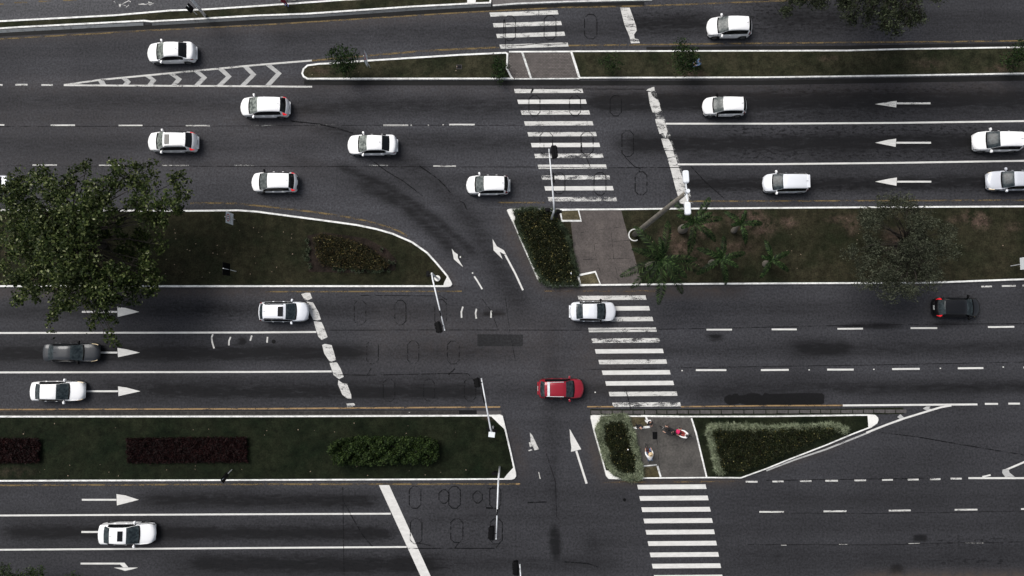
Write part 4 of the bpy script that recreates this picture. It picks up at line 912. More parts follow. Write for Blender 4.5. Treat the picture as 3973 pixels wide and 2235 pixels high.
shrub('taller dark young tree reaching over the gutter, with a person sitting beside it', 2672, 262, [(2640,165,20,3.6),(2635,190,24,3.3),(2660,200,32,3.2),(2690,205,26,3),(2640,225,34,2.6),(2675,235,38,2.4),(2650,260,34,1.8),(2690,260,26,1.8),(2630,155,12,3.6),(2655,155,10,3.6),(2700,230,22,2.2)], group=YG, h=3)
shrub('dark shrub with fine leaves at the right edge of the top median', 3925, 255, [(3935,205,30,2.2),(3960,185,30,2.6),(3910,230,30,1.8),(3945,235,36,1.8),(3975,215,34,2.2),(3925,260,24,1.2),(3960,165,18,2.6),(4000,200,36,2.4),(3985,170,20,2.5)], 'leaf_dark', .08, 400, group=YG)
BG = 'bushes at the bottom edge'
def bush(label, blobs, b): return tree('bush', label, b, 2, blobs, 900, .055, .035, 'leaf_hedge', .06, .5, .1, 8, .4, BG, 1, 'bush')
bush('bush filling the bottom left corner of the photo', [(10,2215,30,3),(35,2225,22,3),(38,2200,12,3.2),(55,2240,26,2.8),(5,2190,14,3.2),(80,2245,22,2.6)], (15,2225))
bush('rounded bush at the bottom edge, second from the left corner', [(110,2215,18,3),(125,2230,24,2.9),(128,2200,10,3.2),(155,2215,22,3),(165,2230,18,2.8),(90,2232,14,2.8),(140,2245,30,2.4)], (135,2225))
bush('small bush tip under the turn arrow', [(285,2230,14,2.6),(250,2238,8,2.5),(300,2240,12,2.5),(280,2250,24,2.3)], (280,2240))
# ---- palms
def palm(label, base, crown, h, fronds, Lf, mat='leaf_palm', bulb=.32):
    b = G(base[0], base[1], .12); c = G(crown[0], crown[1], h); c = Vector((b.x+(c.x-b.x), b.y+(c.y-b.y), h)); root = thing('palm_tree', label, 'palm tree', b, 0, 'palms on the middle median')
    mb = MB(); d = c-b; mb.tube([b+d*t+Vector((0,0,0)) for t in (0,.08,.2,.35,.5,.8,1)], [bulb*.75,bulb,bulb*1.05,bulb*.7,bulb*.4,bulb*.28,bulb*.22], 12); mb.build('trunk', 'palm_trunk', root, True, True)
    for (ang, el, k) in fronds:
        a = math.radians(ang); dr = Vector((math.cos(a), math.sin(a), 0)); pts = []; n = 12; q = c.copy(); e = math.radians(el); st = Lf*k/n
        for i in range(n+1):
            pts.append(q.copy()); q = q+(dr*math.cos(e)+Vector((0,0,math.sin(e))))*st; e -= math.radians(6.2)
        side = Vector((-dr.y,dr.x,0)); Q = []
        nl = 96
        for i in range(3, nl):
            u = i/nl*(n); j = min(int(u), n-1); p = pts[j].lerp(pts[j+1], u-j); t = (pts[j+1]-pts[j]).normalized()
            ll = (Lf*k*.115+.06)*math.sin(PI*min(1,(i/nl)*.85+.15))**.7+.05
            for s in (1,-1):
                dd = (side*s*random.uniform(.75,1.05)+t*random.uniform(.45,.85)+Vector((0,0,random.uniform(-.35,.15)))).normalized()*ll*random.uniform(.75,1.15)
                wv_ = t*.026; m_ = p+dd*.55+Vector((0,0,.02)); e_ = p+dd-Vector((0,0,ll*.22)); Q.append([p-wv_, m_-wv_*1.1, e_, m_+wv_*1.1])
        fr = MB().tube(pts, [.035*(1-i/(n+2)) for i in range(n+1)], 5).build('frond', 'leaf_palm', root, True)
        V = np.array([[tuple(v) for v in q] for q in Q]); npmesh('leaflets', V, mat, fr)
    return root
def ring(n, off, el=(20,50), k=(.85,1.05), sd=1):
    r = random.Random(sd); return [(off+i*360/n+r.uniform(-12,12), r.uniform(*el), r.uniform(*k)) for i in range(n)]
palm('tallest dark green palm, overhanging the paving and the lower kerb', (2512,1035), (2568,1003), 6.6, [(203,22,1.0),(225,18,.95),(243,30,.7),(268,20,1.05),(303,20,.95),(322,32,.7),(345,18,1.1),(358,30,.8),(78,25,.9),(128,25,.95),(165,50,.75),(100,55,.5)], 3.7)
palm('palm beneath the street lamp head, just under the kerb', (2642,893), (2693,862), 4.6, [(55,22,1.),(132,22,1.),(160,45,.6),(8,30,.9),(28,50,.6),(322,20,.95),(264,15,1.05),(205,50,.5)], 2.8, bulb=.38)
palm('small bright palm with a round base, uppermost of the right group', (2843,898), (2876,868), 2.2, [(2,25,1.15),(285,25,1.05),(142,30,1.),(75,50,.7),(190,50,.6)], 1.8, bulb=.24)
palm('dark palm below the small bright palm, beside the tallest one', (2755,1022), (2800,1003), 3.3, [(82,28,.9),(14,25,1.),(330,40,.7),(283,18,1.05),(213,22,1.1),(155,25,1.),(120,55,.5)], 2.3, bulb=.26)
palm('small palm standing alone, rightmost of the five', (2967,1026), (2993,1008), 2.2, [(24,30,1.),(328,25,1.05),(240,25,1.),(105,30,1.),(165,50,.6)], 1.85, bulb=.28)
# ---- hedges and beds
def jig(poly, n, amp):
    return [(x+random.uniform(-amp,amp), y+random.uniform(-amp,amp)) for x, y in poly]
def volume(poly, z0, z1, dens, bumpy=.15):
    S = sample(WP(poly, 0), dens); hmap = np.sin(S[:,0]*3.1)*np.sin(S[:,1]*3.7+1)*bumpy+np.sin(S[:,0]*7.3+2)*np.sin(S[:,1]*6.1)*bumpy*.6
    z = z0+(z1-z0+hmap)*RS.uniform(0,1,len(S))**.35; return np.column_stack([S, z])
def hedge(name, label, poly, z1, mat, dens=900, L=.07, W=.045, cat='hedge', group=None, bumpy=.12, clump=7):
    c = G(sum(p[0] for p in poly)/len(poly), sum(p[1] for p in poly)/len(poly), .12); root = thing(name, label, cat, c, 0, group)
    C = volume(poly, .15, z1, dens/clump, bumpy); C = np.repeat(C, clump, 0)+RS.normal(size=(len(C)*clump,3))*[L*1.1,L*1.1,L*.8]
    C[:,2] = np.maximum(C[:,2], .14)
    npmesh('foliage', leaves(C, L, W, .5, .1), mat, root)
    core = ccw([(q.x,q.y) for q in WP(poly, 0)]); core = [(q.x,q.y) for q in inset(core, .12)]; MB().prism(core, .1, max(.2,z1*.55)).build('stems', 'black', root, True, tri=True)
    return root
RG = 'dark red hedges on the lower median'
hedge('hedge', 'dark red hedge cut off by the left edge of the photo', [(-60,1700),(165,1699),(164,1790),(-60,1792)], .5, 'leaf_maroon', 1700, .05, .04, group=RG)
hedge('hedge', 'long dark red hedge left of the green hedge', [(502,1698),(962,1694),(966,1788),(508,1792)], .5, 'leaf_maroon', 1700, .05, .04, group=RG)
hedge('hedge', 'rounded bright green hedge on the lower median', [(1288,1735),(1300,1712),(1340,1695),(1400,1692),(1640,1693),(1690,1700),(1704,1730),(1700,1765),(1680,1788),(1500,1788),(1330,1796),(1305,1780)], 1.1, 'leaf_hedge', 1500, .075, .055, bumpy=.5, clump=12)
def bed(label, poly, mat, z, border=None, flowers=0, fcol='petal_yellow', bmat='leaf_silver', bh=.45, bdens=26, bw=.32, dens=800, soil=None):
    c = G(sum(p[0] for p in poly)/len(poly), sum(p[1] for p in poly)/len(poly), .12); root = thing('flower_bed', label, 'flower bed', c)
    so_ = WP(soil or poly, 0); MB().prism([(q.x,q.y) for q in ccw([Vector((q.x,q.y)) for q in so_])], .1, .15).build('soil', 'soil', root, True, tri=True)
    C = volume(poly, .18, z, dens/6, .12); C = np.repeat(C, 6, 0)+RS.normal(size=(len(C)*6,3))*[.09,.09,.06]; C[:,2] = np.maximum(C[:,2], .16)
    npmesh('foliage', leaves(C, .06, .035, .5, .1), mat, root)
    if flowers:
        C = volume(poly, z*.85, z+.06, flowers, .12); C[:,2] = z+RS.uniform(-.05,.08,len(C)); tag(npmesh('flowers', leaves(C, .036, .030, 1.2, 0), fcol, root), kind='stuff')
    if border:
        V = []
        for pts in border:
            W3 = [G(x,y,.13) for x, y in pts]
            for i in range(len(W3)-1):
                a, b_ = W3[i], W3[i+1]; n = max(1,int((b_-a).length*bdens))
                for _ in range(n):
                    q = a.lerp(b_, random.random())+Vector((random.uniform(-bw,bw),random.uniform(-bw,bw),0)); nb = 24
                    V.append(arch_blades(q, nb, bh*random.uniform(.7,1.2)))
        npmesh('border_grass', np.concatenate(V), bmat, root)
    return root
def arch_blades(q, n, h):
    a = RS.uniform(0,2*PI,n); r = RS.uniform(.25,.75,n)*h; D = np.stack([np.cos(a),np.sin(a)],1); C = np.zeros((n,3)); C[:] = tuple(q)
    M_ = C.copy(); M_[:,:2] += D*r[:,None]*.5; M_[:,2] += h*RS.uniform(.6,.95,n); E_ = C.copy(); E_[:,:2] += D*r[:,None]*1.1; E_[:,2] += h*RS.uniform(.35,.85,n)
    S = np.stack([-np.sin(a),np.cos(a),np.zeros(n)],1)*.011
    return np.concatenate([np.stack([C-S,C+S,M_+S,M_-S],1), np.stack([M_-S,M_+S,E_+S*.2,E_-S*.2],1)])
bed('patchy flower bed with rusty shrubs and pale tufts on the left median', [(1225,925),(1250,912),(1330,925),(1410,950),(1475,990),(1510,1020),(1505,1040),(1470,1048),(1330,1040),(1260,1030),(1235,990)], 'leaf_rust', .75, [[(1200,935),(1192,990),(1198,1020),(1205,1048)],[(1285,1048),(1340,1045),(1370,1040)],[(1430,1042),(1475,1046)],[(1525,1015),(1520,1030)],[(1475,965),(1480,972)],[(1385,1047),(1510,1055)]], 14, 'petal_yellow', 'leaf_silver_dull', .38, 6, .16, 900,
    soil=[(1195,915),(1260,902),(1420,925),(1500,965),(1540,1010),(1535,1050),(1400,1060),(1200,1055)])
bed('dark bed of yellow flowers edged with long grass beside the brown paving', [(2008,825),(2150,818),(2160,850),(2180,900),(2200,950),(2222,1040),(2235,1095),(2140,1100),(2100,1075),(2060,985),(2022,905)], 'leaf_bed', .6, [[(2002,822),(2010,870),(2045,955),(2085,1050),(2110,1095),(2170,1102),(2240,1098)],[(2010,820),(2080,818),(2150,820)],[(2155,850),(2195,910),(2215,990),(2238,1070)]], 20, 'petal_yellow', 'leaf_silver_dull', .42, 26, .2, 700, soil=BED2[:2]+[(2172,850),(2205,900),(2240,1100),(2105,1100),(2062,1020),(2000,880)])
bed('small bed ringed with silvery grass beside the waiting pedestrians', [(2345,1650),(2370,1635),(2430,1640),(2445,1700),(2462,1780),(2455,1825),(2410,1830),(2370,1790),(2350,1700)], 'leaf_bed', .6, [[(2340,1622),(2325,1650),(2322,1680)],[(2325,1655),(2335,1720),(2355,1790),(2380,1825),(2410,1843)],[(2345,1622),(2400,1618),(2430,1620)],[(2430,1625),(2448,1680),(2462,1740),(2478,1810),(2480,1845)],[(2400,1840),(2440,1852),(2478,1848)]], 9, 'petal_yellow', 'leaf_silver', .5, 34, .17, 700)
bed('triangular dark bed with a silvery grass fringe inside the pointed island', [(2755,1665),(3230,1652),(3250,1668),(3130,1718),(2990,1775),(2880,1820),(2800,1825),(2775,1760)], 'leaf_bed', .75, [[(2750,1655),(2820,1655),(2960,1660),(2975,1668)],[(2985,1662),(3070,1655),(3130,1656)],[(3130,1660),(3200,1648),(3250,1656),(3272,1668)],[(2748,1660),(2752,1700),(2770,1760),(2782,1820),(2800,1830)]], 8, 'petal_yellow', 'leaf_silver', .5, 34, .16, 700)
# a few pale leaves dropped on the lawns
V = []
for (P, n) in [((30,1640,1900,1690),16),((50,1800,1900,1850),18),((600,880,1150,1090),30),((2450,830,3950,1090),22),((1150,240,1950,290),5),((2300,1640,2350,1700),2)]:
    C = np.array([tuple(G(random.uniform(P[0],P[2]), random.uniform(P[1],P[3]), .20)) for _ in range(n)]); V.append(leaves(C, .05, .035, 2, 0))
o = npmesh('fallen_leaves', np.concatenate(V), 'leafdebris', None, False); tag(o, 'pale fallen leaves scattered over the lawns', 'leaves', None, 'stuff')
# ================================================================ SIGNALS, LAMPS, SIGNS
def signal(label, base, top, arm_end, head, vis, hl=.95, plate=None, ped=(), zt=4.6, zend=5.4, capbox=False, bend=None, r=.075, basec=None):
    b = G(base[0], base[1], .13); t = G(top[0], top[1], zt); t = Vector((b.x*.75+t.x*.25, b.y*.75+t.y*.25, zt)) if False else Vector((t.x,t.y,zt)); e = G(arm_end[0], arm_end[1], zend)
    root = thing('traffic_light', label, 'traffic light', b, 0, 'traffic lights on curved arms')
    MB().tube([b, b.lerp(t,.5), t], [r*1.15,r,r*.95], 12).build('column', 'pole_white', root, True, True)
    m1 = t.lerp(e,.12)+Vector((0,0,.25)); m2 = t.lerp(e,.5)+Vector((0,0,.2)); MB().tube([t-Vector((0,0,.05)), m1, m2, e], [r*.95,r*.9,r*.75,r*.6], 10).build('arm', 'pole_white', root, True, True)
    MB().tube([e-(e-m2).normalized()*.03, e+(e-m2).normalized()*.05], r*.72, 10).build('arm_cap', 'pole_white', root, True)
    if basec: MB().tube([b-Vector((0,0,.02)), b+Vector((0,0,.10))], basec, 16).build('concrete_base', 'concrete_white', root, True)
    if capbox: MB().rbox(t+Vector((.0,-.03,.12)), (.50,.40,.10), .02, -.12).build('top_panel', 'sign_white', root, True)
    hp = G(head[0], head[1], zend-.15); da = (e-t); ya = Vector((da.x,da.y,0)).normalized(); ang = math.atan2(ya.y, ya.x); xa = Vector((ya.y,-ya.x,0)) 
    if xa.x*vis < 0: xa = -xa
    h = MB().rbox(hp+xa*.05, (hl,.40,.44), .05, ang).build('signal_head', 'black', root, True)
    MB().box(hp-xa*.0+Vector((0,0,.0)), (hl+.10,.05,.60), ang).build('backplate', 'black', h, True)
    for k, c in zip((-1,0,1), ('tail','black','headlamp')):
        p = hp+ya*k*hl*.31; MB().tube([p+xa*.10, p+xa*.15], .11, 12).build('lens', 'black', h, True)
        v = MB(); a0 = [p+xa*.11+ya*hl*.155*math.cos(q)+Vector((0,0,.16*math.sin(q))) for q in np.linspace(-.5,PI+.5,9)]; a1 = [q+xa*(.22 if i in (2,3,4,5,6) else .12) for i, q in enumerate(a0)]; 
        v.add(a0+a1, [(i,i+1,10+i,9+i) for i in range(8)]).build('visor', 'black', h, True)
    nearest = t+(e-t)*max(0,min(1,(hp-t).dot(e-t)/(e-t).length_squared)); MB().tube([nearest+Vector((0,0,.1)), hp], .03, 6).build('bracket', 'black', root, True)
    if plate:
        p0 = G(plate[0], plate[1], zend-.2); p1 = G(plate[2], plate[3], zend-.2); c = (p0+p1)/2; dd = p1-p0
        MB().box(c, (dd.length,.10,.30), math.atan2(dd.y,dd.x)).build('sign_plate', 'black', root, True)
    for (x, y, z, rz) in ped:
        p = G(x, y, z); pc = b.lerp(t, min(1,(z-.13)/(zt-.13)))
        hh = MB().rbox(p, (.30,.24,.62), .03, rz).build('pedestrian_signal', 'black', root, True)
        for k in (-1,1):
            q = p+Vector((0,0,.15*k)); dx = Vector((math.cos(rz),math.sin(rz),0)); ny = Vector((-dx.y,dx.x,0)); MB().box(q+dx*.2+Vector((0,0,.12)), (.16,.22,.012), rz).build('visor', 'black', hh, True)
        MB().tube([p, pc], .025, 6).build('bracket', 'chrome', root, True)
    return root
signal('traffic light arm reaching up over the upper crosswalk stripes', (2139,852), (2150,815), (2130,580), (2147,590), 1, .98, (2147,672,2150,708), [(2128,815,3.6,PI),(2166,822,3.4,0),(2158,832,3.2,-PI/2)])
signal('traffic light arm with white concrete base at the tip of the left median', (1697,1080), (1675,1061), (1725,1280), (1705,1269), -1, .85, (1707,1205,1713,1230), [(1661,1066,3.8,PI/2)], basec=.26)
signal('traffic light arm with a white top panel at the corner of the dark green lawn', (1913,1655), (1908,1684), (1868,1470), (1855,1484), -1, .70, (1872,1530,1880,1563), [(1903,1664,2.4,PI),(1914,1672,3.4,0)], capbox=True)
signal('traffic light arm hanging down over the bottom carriageway', (1939,1812), (1934,1858), (1925,2090), (1911,2068), -1, .95, (1930,1975,1928,1998), [(1922,1836,2.6,PI)])
signal('traffic light arm entering from the bottom edge', (2040,2420), (2036,2460), (2017,2192), (2005,2204), -1, 1.0, None, [])
# street lamp
def street_lamp():
    b = G(2462,910,.13); t = G(2664,745,17.3); root = thing('street_lamp', 'tall concrete street lamp with two white heads leaning over the worn stop line', 'street lamp', b)
    t = Vector((t.x,t.y,17.3)); MB().tube([b,b.lerp(t,.33),b.lerp(t,.66),t], [.24,.21,.175,.12], 14).build('pole', 'pole_concrete', root, True, True)
    MB().tube([t, t+Vector((.0,0,.35))], [.13,.12], 12).build('pole_cap', 'lamp_white', root, True)
    z = 17.5
    for (x, y, x2, y2, rz) in ((2661,686,2664,735,.0),(2668,809,2664,755,.03)):
        p = G(x,y,z); q = G(x2,y2,z-.1); a = MB(); a.tube([t+Vector((0,0,.2)), q, G(x,(y+y2)/2 if y<y2 else (y+y2)/2,z)], [.04,.04,.04], 8); a.tube([t+Vector((-.08,0,-.3)), G(x,(y*.45+y2*.55),z-.02)], .018, 6); a.build('arm', 'lamp_white', root, True)
        ang = math.pi/2+.05
        h = MB().rbox(p, (.78,.36,.22), .11, ang).build('lamp_head', 'lamp_white', root, True, True); h.data.shade_flat()
        MB().rbox(p-Vector((0,0,.12)), (.62,.28,.05), .08, ang).build('lens', 'headlamp', h, True)
    r = MB(); c = G(2462,912,.14); A0 = [c+Vector((math.cos(a)*.50,math.sin(a)*.50,0)) for a in np.linspace(math.radians(75),math.radians(300),16)]
    o = thing('tree_ring', 'white half ring of kerb around the foot of the concrete lamp post', 'kerb ring', c); MB().tube(A0, .065, 6).build('ring', 'kerb_white', o, True)
street_lamp()
b = G(795,60,.16); b2 = G(731,-17,9); o = thing('lamp_post', 'plain grey pole leaning out of the top edge above the top verge', 'pole', b); MB().tube([b,Vector((b2.x,b2.y,9))], [.13,.10], 12).build('pole', 'pole_white', o, True, True)
# road signs (name, label, post base, post top height, board corner pixels)
def sign(label, base, top, z0, z1, width, yaw, postr=.03, front=None, back='black', face='sign_white', diamond=False):
    b = G(base[0], base[1], .13); t = G(top[0], top[1], z1); t = Vector((t.x,t.y,z1)); root = thing('road_sign', label, 'road sign', b)
    MB().tube([b, t], postr, 8).build('post', 'pole_white', root, True)
    n = Vector((math.cos(yaw),math.sin(yaw),0)); u = Vector((-n.y,n.x,0)); c = Vector((t.x,t.y,(z0+z1)/2))+n*(postr+.02)
    hw, hh_ = width/2, (z1-z0)/2
    sh = [(-hw,-hh_),(hw,-hh_),(hw,hh_),(-hw,hh_)] if not diamond else [(0,-hh_*1.35),(hw*1.2,0),(0,hh_*1.35),(-hw*1.2,0)]
    pf = [c+n*.012+u*a+Vector((0,0,z)) for a, z in sh]; pb = [c-n*.0+u*a+Vector((0,0,z)) for a, z in sh]; k = 4
    MB().add(pb, [(0,1,2,3)]).add([pb[i] for i in range(4)]+[pf[i] for i in range(4)], [(i,(i+1)%4,4+(i+1)%4,4+i) for i in range(4)]).build('back', back, root, True)
    fr = MB().add(pf, [(0,1,2,3)]).build('board', face, root, True)
    return root, c+n*.014, n, u, fr
def disc_pts(c, u, r0, r1, off, n=24):
    mb = MB(); vs = []
    for i in range(n):
        a = 2*PI*i/n; d = u*math.cos(a)+Vector((0,0,math.sin(a))); vs += [c+off+d*r0, c+off+d*r1]
    return mb.add(vs, [(2*i,2*i+1,(2*i+3)%(2*n),(2*i+2)%(2*n)) for i in range(n)])
def panel_text(root, par, txt, c, n, u, size, mat='black'):
    cu = bpy.data.curves.new('lettering', 'FONT'); cu.body = txt; cu.size = size; cu.align_x = 'CENTER'; cu.align_y = 'CENTER'
    o = bpy.data.objects.new('lettering', cu); COL.objects.link(o)
    R = Matrix((u, Vector((0,0,1)), n)).transposed()
    me = bpy.data.meshes.new_from_object(o); bpy.data.objects.remove(o); me.transform(Matrix.Translation(c-rootloc(root))@R.to_4x4())
    me.materials.clear(); return link('lettering', me, mat, par)
z = Vector((0,0,1))
r_, c, n, u, fr = sign('white rectangular sign with a red ring, standing on the left median', (912,852), (873,841), 1.9, 3.3, .95, 0.0)
cc = c+z*.28
disc_pts(cc, u, .24, .32, n*.003).build('red_ring', 'sign_red', fr, True)
for s in (-1,1):
    p = cc+u*s*.09+n*.003; MB().add([p+u*a+z*b_ for a, b_ in ((-.03,-.15),(.03,-.15),(.03,.07),(.06,.07),(0,.17),(-.06,.07),(-.03,.07))], [tuple(range(7))]).build('arrow', 'black', fr, True)
panel_text(r_, fr, 'ONIBUS', c-z*.18+n*.003, n, u, .20); panel_text(r_, fr, 'E', c-z*.36+n*.003, n, u, .13); panel_text(r_, fr, 'TAXI', c-z*.54+n*.003, n, u, .20)
r_, c, n, u, fr = sign('white sign with a red triangle on the top median beside the young tree', (1436,262), (1410,216), 1.7, 2.9, .98, 0.0)
cc = c+z*.14; T = [cc+u*.36+z*.34, cc-u*.36+z*.34, cc-z*.28]; Ti = [cc+u*.17+z*.23, cc-u*.17+z*.23, cc-z*.06]
MB().add([q+n*.003 for q in T+Ti], [(0,1,4,3),(1,2,5,4),(2,0,3,5)]).build('red_triangle', 'sign_red', fr, True)
sign('sign seen from its black back in the middle of the left median', (916,1053), (866,1041), 1.6, 3.0, 1.05, PI, face='black')
sign('black backed sign standing over the lower kerb beside the dark red hedge', (900,1822), (862,1861), 1.7, 2.9, .80, PI-.25, face='black', diamond=True)
sign('small dark sign back near the top edge above the verge', (765,58), (727,22), 1.6, 2.6, .52, PI-.5, face='black')
r_, c, n, u, fr = sign('bright white sign board cut off by the right edge', (3922,1032), (3990,1020), 1.7, 2.5, 1.0, PI, postr=.035, face='sign_white')
# the board seen at the right edge lies almost flat on its bent post
# small garden posts
for x, y, l, rz, lab in [(2434,1741,.5,.7,'short cream post sticking out of the silvery grass bed'),(2217,1068,.35,0,'small pale post among the long grass of the yellow flower bed')]:
    q = G(x,y,.15); o = thing('garden_post', lab, 'post', q); MB().tube([(0,0,0),(-.10,.10,.95)], .045, 8).build('post', 'straw' if rz else 'pole_white', o); MB().tube([(-.10,.10,.95),(-.11,.11,1.0)], .05, 8).build('cap', 'pole_white', o)
# ================================================================ PEOPLE
def skinned(name, J, E, mat, parent, root=0):
    me = bpy.data.meshes.new(name); me.from_pydata([j[:3] for j in J], E, []); o = link(name, me, mat, parent)
    md = o.modifiers.new('skin', 'SKIN'); md.use_smooth_shade = True
    for i, j in enumerate(J):
        r = j[3]; me.skin_vertices[0].data[i].radius = (r, r) if not isinstance(r, tuple) else r
        me.skin_vertices[0].data[i].use_root = (i == root)
    sb = o.modifiers.new('sub', 'SUBSURF'); sb.levels = 1; sb.render_levels = 1; return o
def person(label, loc, rz, P, shirt, pants, shoes='cloth_black', hair='hair', hat=None, skirt=None, bag=None, group=None, holds=None):
    root = thing('person', label, 'person', loc, math.radians(rz), group)
    pel, che, nec, hea = P['pelvis'], P['chest'], P['neck'], P['head']
    V3 = Vector; J = []; E = []
    def add(p, r, par=None):
        J.append((p[0],p[1],p[2],r)); 
        if par is not None: E.append((par, len(J)-1))
        return len(J)-1
    ip = add(pel,.125); sp = add(V3(pel).lerp(V3(che),.5),.115,ip); ic = add(che,(.15,.12),sp); inn = add(nec,.052,ic); ih = add(hea,.088,inn); it = add(V3(hea)+(V3(hea)-V3(nec)).normalized()*.12,.062,ih)
    fw = V3(P.get('face',(1,0,0))); no = add(V3(hea)+fw*.10+V3((0,0,-.0)),.016,ih)
    sh = {}
    for s in 'lr':
        a = add(P['sho_'+s],.058,ic); b_ = add(P['elb_'+s],.042,a); c_ = add(P['wri_'+s],.028,b_); d = (V3(P['wri_'+s])-V3(P['elb_'+s])).normalized(); pm = V3(P['wri_'+s])+d*.07; ih_ = add(pm,.032,c_)
        sd = d.cross(V3((0,0,1))); sd = sd.normalized() if sd.length > .1 else V3((1,0,0))
        for k, (o_, l_) in enumerate(((-.028,.062),(-.010,.075),(.010,.070),(.027,.055))):
            f1 = add(pm+sd*o_+d*.035,.009,ih_); f2 = add(pm+sd*o_*1.2+d*(.035+l_*.6)+V3((0,0,-.008)),.008,f1); add(pm+sd*o_*1.2+d*(.035+l_)+V3((0,0,-.022)),.0065,f2)
        th = add(pm+sd*.045*(1 if s=='l' else -1),.010,ih_); add(pm+sd*.062*(1 if s=='l' else -1)+d*.035,.008,th)
        hp_ = add(P['hip_'+s],.085,ip); kn = add(P['kne_'+s],.056,hp_); an = add(P['ank_'+s],.036,kn); add(P['toe_'+s],.032,an)
        sh[s] = (a,b_,c_,hp_,kn,an)
    skinned('body', J, E, 'skin', root)
    # clothing grown from the same joints, a little larger
    S = [tuple(V3(pel)+V3((0,0,.0)))+(.150,), tuple(V3(pel).lerp(V3(che),.5))+(.17,), tuple(che)+((.235,.19),), tuple(V3(che).lerp(V3(nec),.55))+(.09,)]; SE = [(0,1),(1,2),(2,3)]
    for s in 'lr': n0 = len(S); S += [tuple(P['sho_'+s])+(.092,), tuple(P['elb_'+s])+(.068,), tuple(V3(P['elb_'+s]).lerp(V3(P['wri_'+s]),.75))+(.044,)]; SE += [(2,n0),(n0,n0+1)]+[(n0+1,n0+2)]
    skinned('shirt', S, SE, shirt, root)
    T = [tuple(pel)+(.145,)]; TE = []
    for s in 'lr': n0 = len(T); T += [tuple(P['hip_'+s])+(.102,), tuple(P['kne_'+s])+(.072,), tuple(V3(P['kne_'+s]).lerp(V3(P['ank_'+s]),.9))+(.056,)]; TE += [(0,n0),(n0,n0+1),(n0+1,n0+2)]
    skinned('trousers', T, TE, pants, root)
    for s in 'lr': a = V3(P['ank_'+s]); t = V3(P['toe_'+s]); MB().ball((a+t)/2-V3((0,0,.015)), (.14,.052,.05)).build('shoe', shoes, root, smooth=True)
    hd = V3(hea)
    for s in (1,-1): 
        MB().ball(hd+fw*.085+V3((-fw.y,fw.x,0))*.032*s+V3((0,0,.02)), .012, 6, 5).build('eye', 'black', root); MB().ball(hd+V3((-fw.y,fw.x,0))*.092*s, (.02,.012,.03), 6, 5).build('ear', 'skin', root)
    MB().ball(hd+fw*.088-V3((0,0,.05)), (.008,.022,.006), 6, 4).build('mouth', 'cloth_maroon', root)
    if hair: MB().ball(hd-fw*.022+V3((0,0,.045)), (.112,.100,.105), 12, 8, -.35).build('hair', hair, root, smooth=True)
    if hat: MB().ball(hd+V3((0,0,.06)), (.115,.105,.10), 12, 8, -.1).tube([hd+V3((0,0,.05)), hd+V3((0,0,.065))], [.20,.19], 16).build('hat', hat, root, smooth=True)
    if skirt: MB().tube([V3(pel)+V3((0,0,.06)), V3(pel)-V3((0,0,.18)), V3(pel)-V3((0,0,.42))], [.15,.21,.28], 14).build('skirt', skirt, root, smooth=True)
    if bag: MB().ball(V3(che)-V3((.20,0,.02)), (.10,.16,.21), 10, 8).build('backpack', bag, root, smooth=True)
    return root
def stand(arms='down', lean=0):
    P = dict(pelvis=(0,0,.95), chest=(.02,0,1.32), neck=(.03,0,1.49), head=(.05,0,1.62))
    for s, k in (('l',1),('r',-1)):
        P['sho_'+s] = (.02,.19*k,1.41)
        if arms == 'down': P['elb_'+s] = (-.01,.25*k,1.14); P['wri_'+s] = (.06,.26*k,.90)
        if arms == 'front': P['elb_'+s] = (.05,.24*k,1.15); P['wri_'+s] = (.26,.10*k,1.10)
        P['hip_'+s] = (0,.09*k,.90); P['kne_'+s] = (.03+.05*k,.10*k,.49); P['ank_'+s] = (-.02+.06*k,.11*k,.09); P['toe_'+s] = (.11+.06*k,.12*k,.045)
    return P
def ride(lean=0):
    P = dict(pelvis=(-.22,0,.98), chest=(-.14,0,1.34), neck=(-.10,0,1.50), head=(-.04,0,1.62))
    for s, k in (('l',1),('r',-1)):
        P['sho_'+s] = (-.12,.19*k,1.42); P['elb_'+s] = (.12,.27*k,1.18); P['wri_'+s] = (.42,.25*k,1.05); P['hip_'+s] = (-.16,.10*k,.94)
        if k == 1: P['kne_l'] = (.16,.13,.72); P['ank_l'] = (-.02,.13,.32); P['toe_l'] = (.11,.13,.27)
        else: P['kne_r'] = (.18,-.13,.60); P['ank_r'] = (.10,-.30,.09); P['toe_r'] = (.23,-.31,.05)
    if lean:
        P['pelvis'] = (-.42,0,.92); P['chest'] = (-.16,0,1.20); P['neck'] = (.0,0,1.33); P['head'] = (.12,-.05,1.42)
        for s, k in (('l',1),('r',-1)): P['sho_'+s] = (-.07,.20*k,1.29); P['elb_'+s] = (.16,.30*k,1.12); P['hip_'+s] = (-.38,.10*k,.90)
    return P
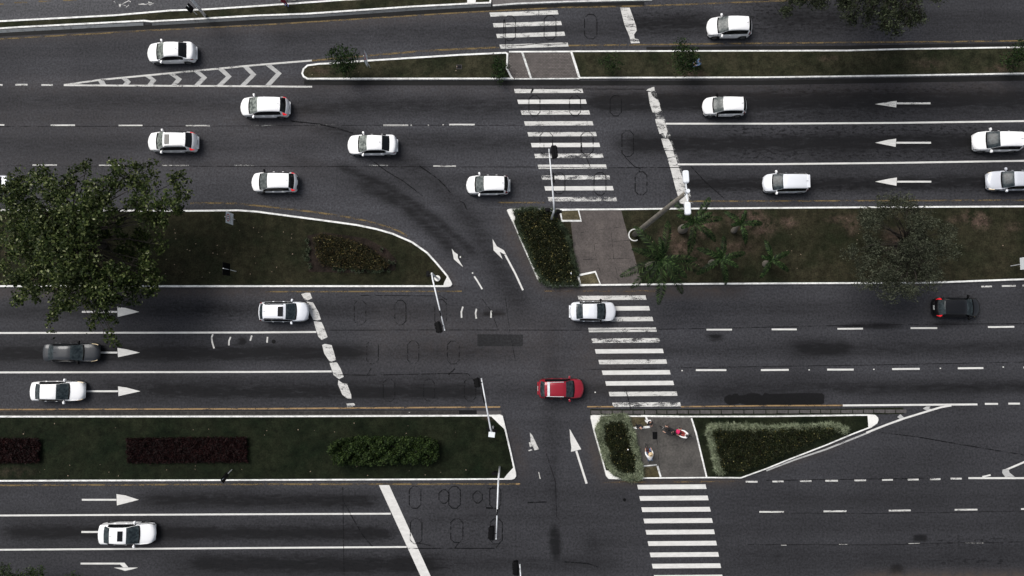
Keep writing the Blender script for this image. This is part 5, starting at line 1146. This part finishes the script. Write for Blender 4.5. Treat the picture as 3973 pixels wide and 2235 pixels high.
def bicycle(label, loc, rz, frame='bike_red', tyre='tyre', basket=None, rimm='rubber'):
    root = thing('bicycle', label, 'bicycle', loc, math.radians(rz)); RX = Matrix.Rotation(PI/2,3,'X')
    for x in (.52,-.52):
        w_ = MB().torus((x,0,.33), .31, .024, RX, 24, 6).build('wheel', tyre, root, smooth=True); s = MB()
        for k in range(10): a = PI*k/10; d = Vector((math.cos(a),0,math.sin(a)))*.29; s.tube([Vector((x,0,.33))-d, Vector((x,0,.33))+d], .004, 4)
        s.tube([(x,-.05,.33),(x,.05,.33)], .025, 8).build('spokes', 'chrome', w_)
    f_ = MB()
    for a, b_ in [((-.52,0,.33),(-.08,0,.30)),((-.08,0,.30),(-.20,0,.80)),((-.20,0,.80),(.34,0,.82)),((-.08,0,.30),(.36,0,.72)),((-.52,0,.33),(-.20,0,.78)),((.33,0,.88),(.52,0,.33))]: f_.tube([a,b_], .021, 7)
    f_.build('frame', frame, root); MB().tube([(.33,0,.88),(.32,0,.98),(.36,0,1.0)], .016, 6).tube([(.30,.30,1.0),(.40,.18,1.02),(.38,0,1.0),(.40,-.18,1.02),(.30,-.30,1.0)], .015, 6).build('handlebar', 'black', root)
    MB().ball((-.22,0,.88), (.14,.075,.04), 10, 6).tube([(-.20,0,.78),(-.21,0,.87)], .014, 6).build('saddle', 'black', root)
    MB().tube([(-.08,-.12,.30),(-.08,.12,.30)], .015, 6).box((.04,.15,.26),(.09,.09,.02)).box((-.20,-.15,.34),(.09,.09,.02)).build('pedals', 'black', root)
    if basket: MB().rbox((.50,0,.86),(.30,.34,.24),.04).build('basket', basket, root)
    return root
zg = .14
person('person in black with a bare pinkish head, standing on the white edge', (*G(2473,1648,zg)[:2], zg), -80, stand(), 'cloth_black', 'cloth_black', hair=None)
person('person in black top and white trousers at the corner of the mossy square', (*G(2510,1632,zg)[:2], zg), -60, stand('front'), 'cloth_black', 'cloth_white', shoes='cloth_white')
rz = 155
c = G(2590,1667,zg); bicycle('black bicycle of the rider dressed in black', (c.x,c.y,zg), rz, 'black'); person('rider in black straddling a bicycle on the grey paving', (c.x,c.y,zg), rz, ride(), 'cloth_black', 'cloth_black', bag='cloth_black')
c = G(2643,1677,zg); bicycle('red bicycle with a bright pink basket bag', (c.x,c.y,zg), rz+5, 'bike_red', basket='cloth_pink'); person('dark haired rider in a white shirt behind a pink bag', (c.x-.02,c.y,zg), rz+5, ride(), 'cloth_white', 'cloth_pattern')
c = G(2510,1756,zg); bicycle('dark bicycle pointing up the picture, under the rider with the straw hat', (c.x,c.y,zg), 100, 'bike_red'); person('rider in a white shirt and straw hat, facing the carriageway', (c.x,c.y,zg), 100, ride(1), 'cloth_white', 'cloth_denim', shoes='cloth_blue', hat='straw')
c = G(1120,2,.02); bicycle('maroon bicycle with pale wheels cut off by the top edge', (c.x,c.y,.02), 183, 'cloth_maroon', tyre='bike_white'); 
c = G(1113,22,.15); person('person in maroon with bright blue shoes stepping over the top kerb', (c.x,c.y,.15), 100, stand('front'), 'cloth_maroon', 'cloth_maroon', shoes='cloth_blue')
def sit():
    P = dict(pelvis=(0,0,.16), chest=(-.02,0,.52), neck=(.02,0,.68), head=(.06,0,.80))
    for s, k in (('l',1),('r',-1)):
        P['sho_'+s] = (-.01,.19*k,.61); P['elb_'+s] = (.14,.24*k,.40); P['wri_'+s] = (.34,.14*k,.42); P['hip_'+s] = (.02,.10*k,.14); P['kne_'+s] = (.38,.16*k,.42); P['ank_'+s] = (.62,.12*k,.10); P['toe_'+s] = (.75,.12*k,.05)
    return P
c = G(2708,250,.13); person('person in pale denim sitting on the grass beside the young tree', (c.x,c.y,.13), 200, sit(), 'cloth_denim', 'cloth_denim', hair='hair')
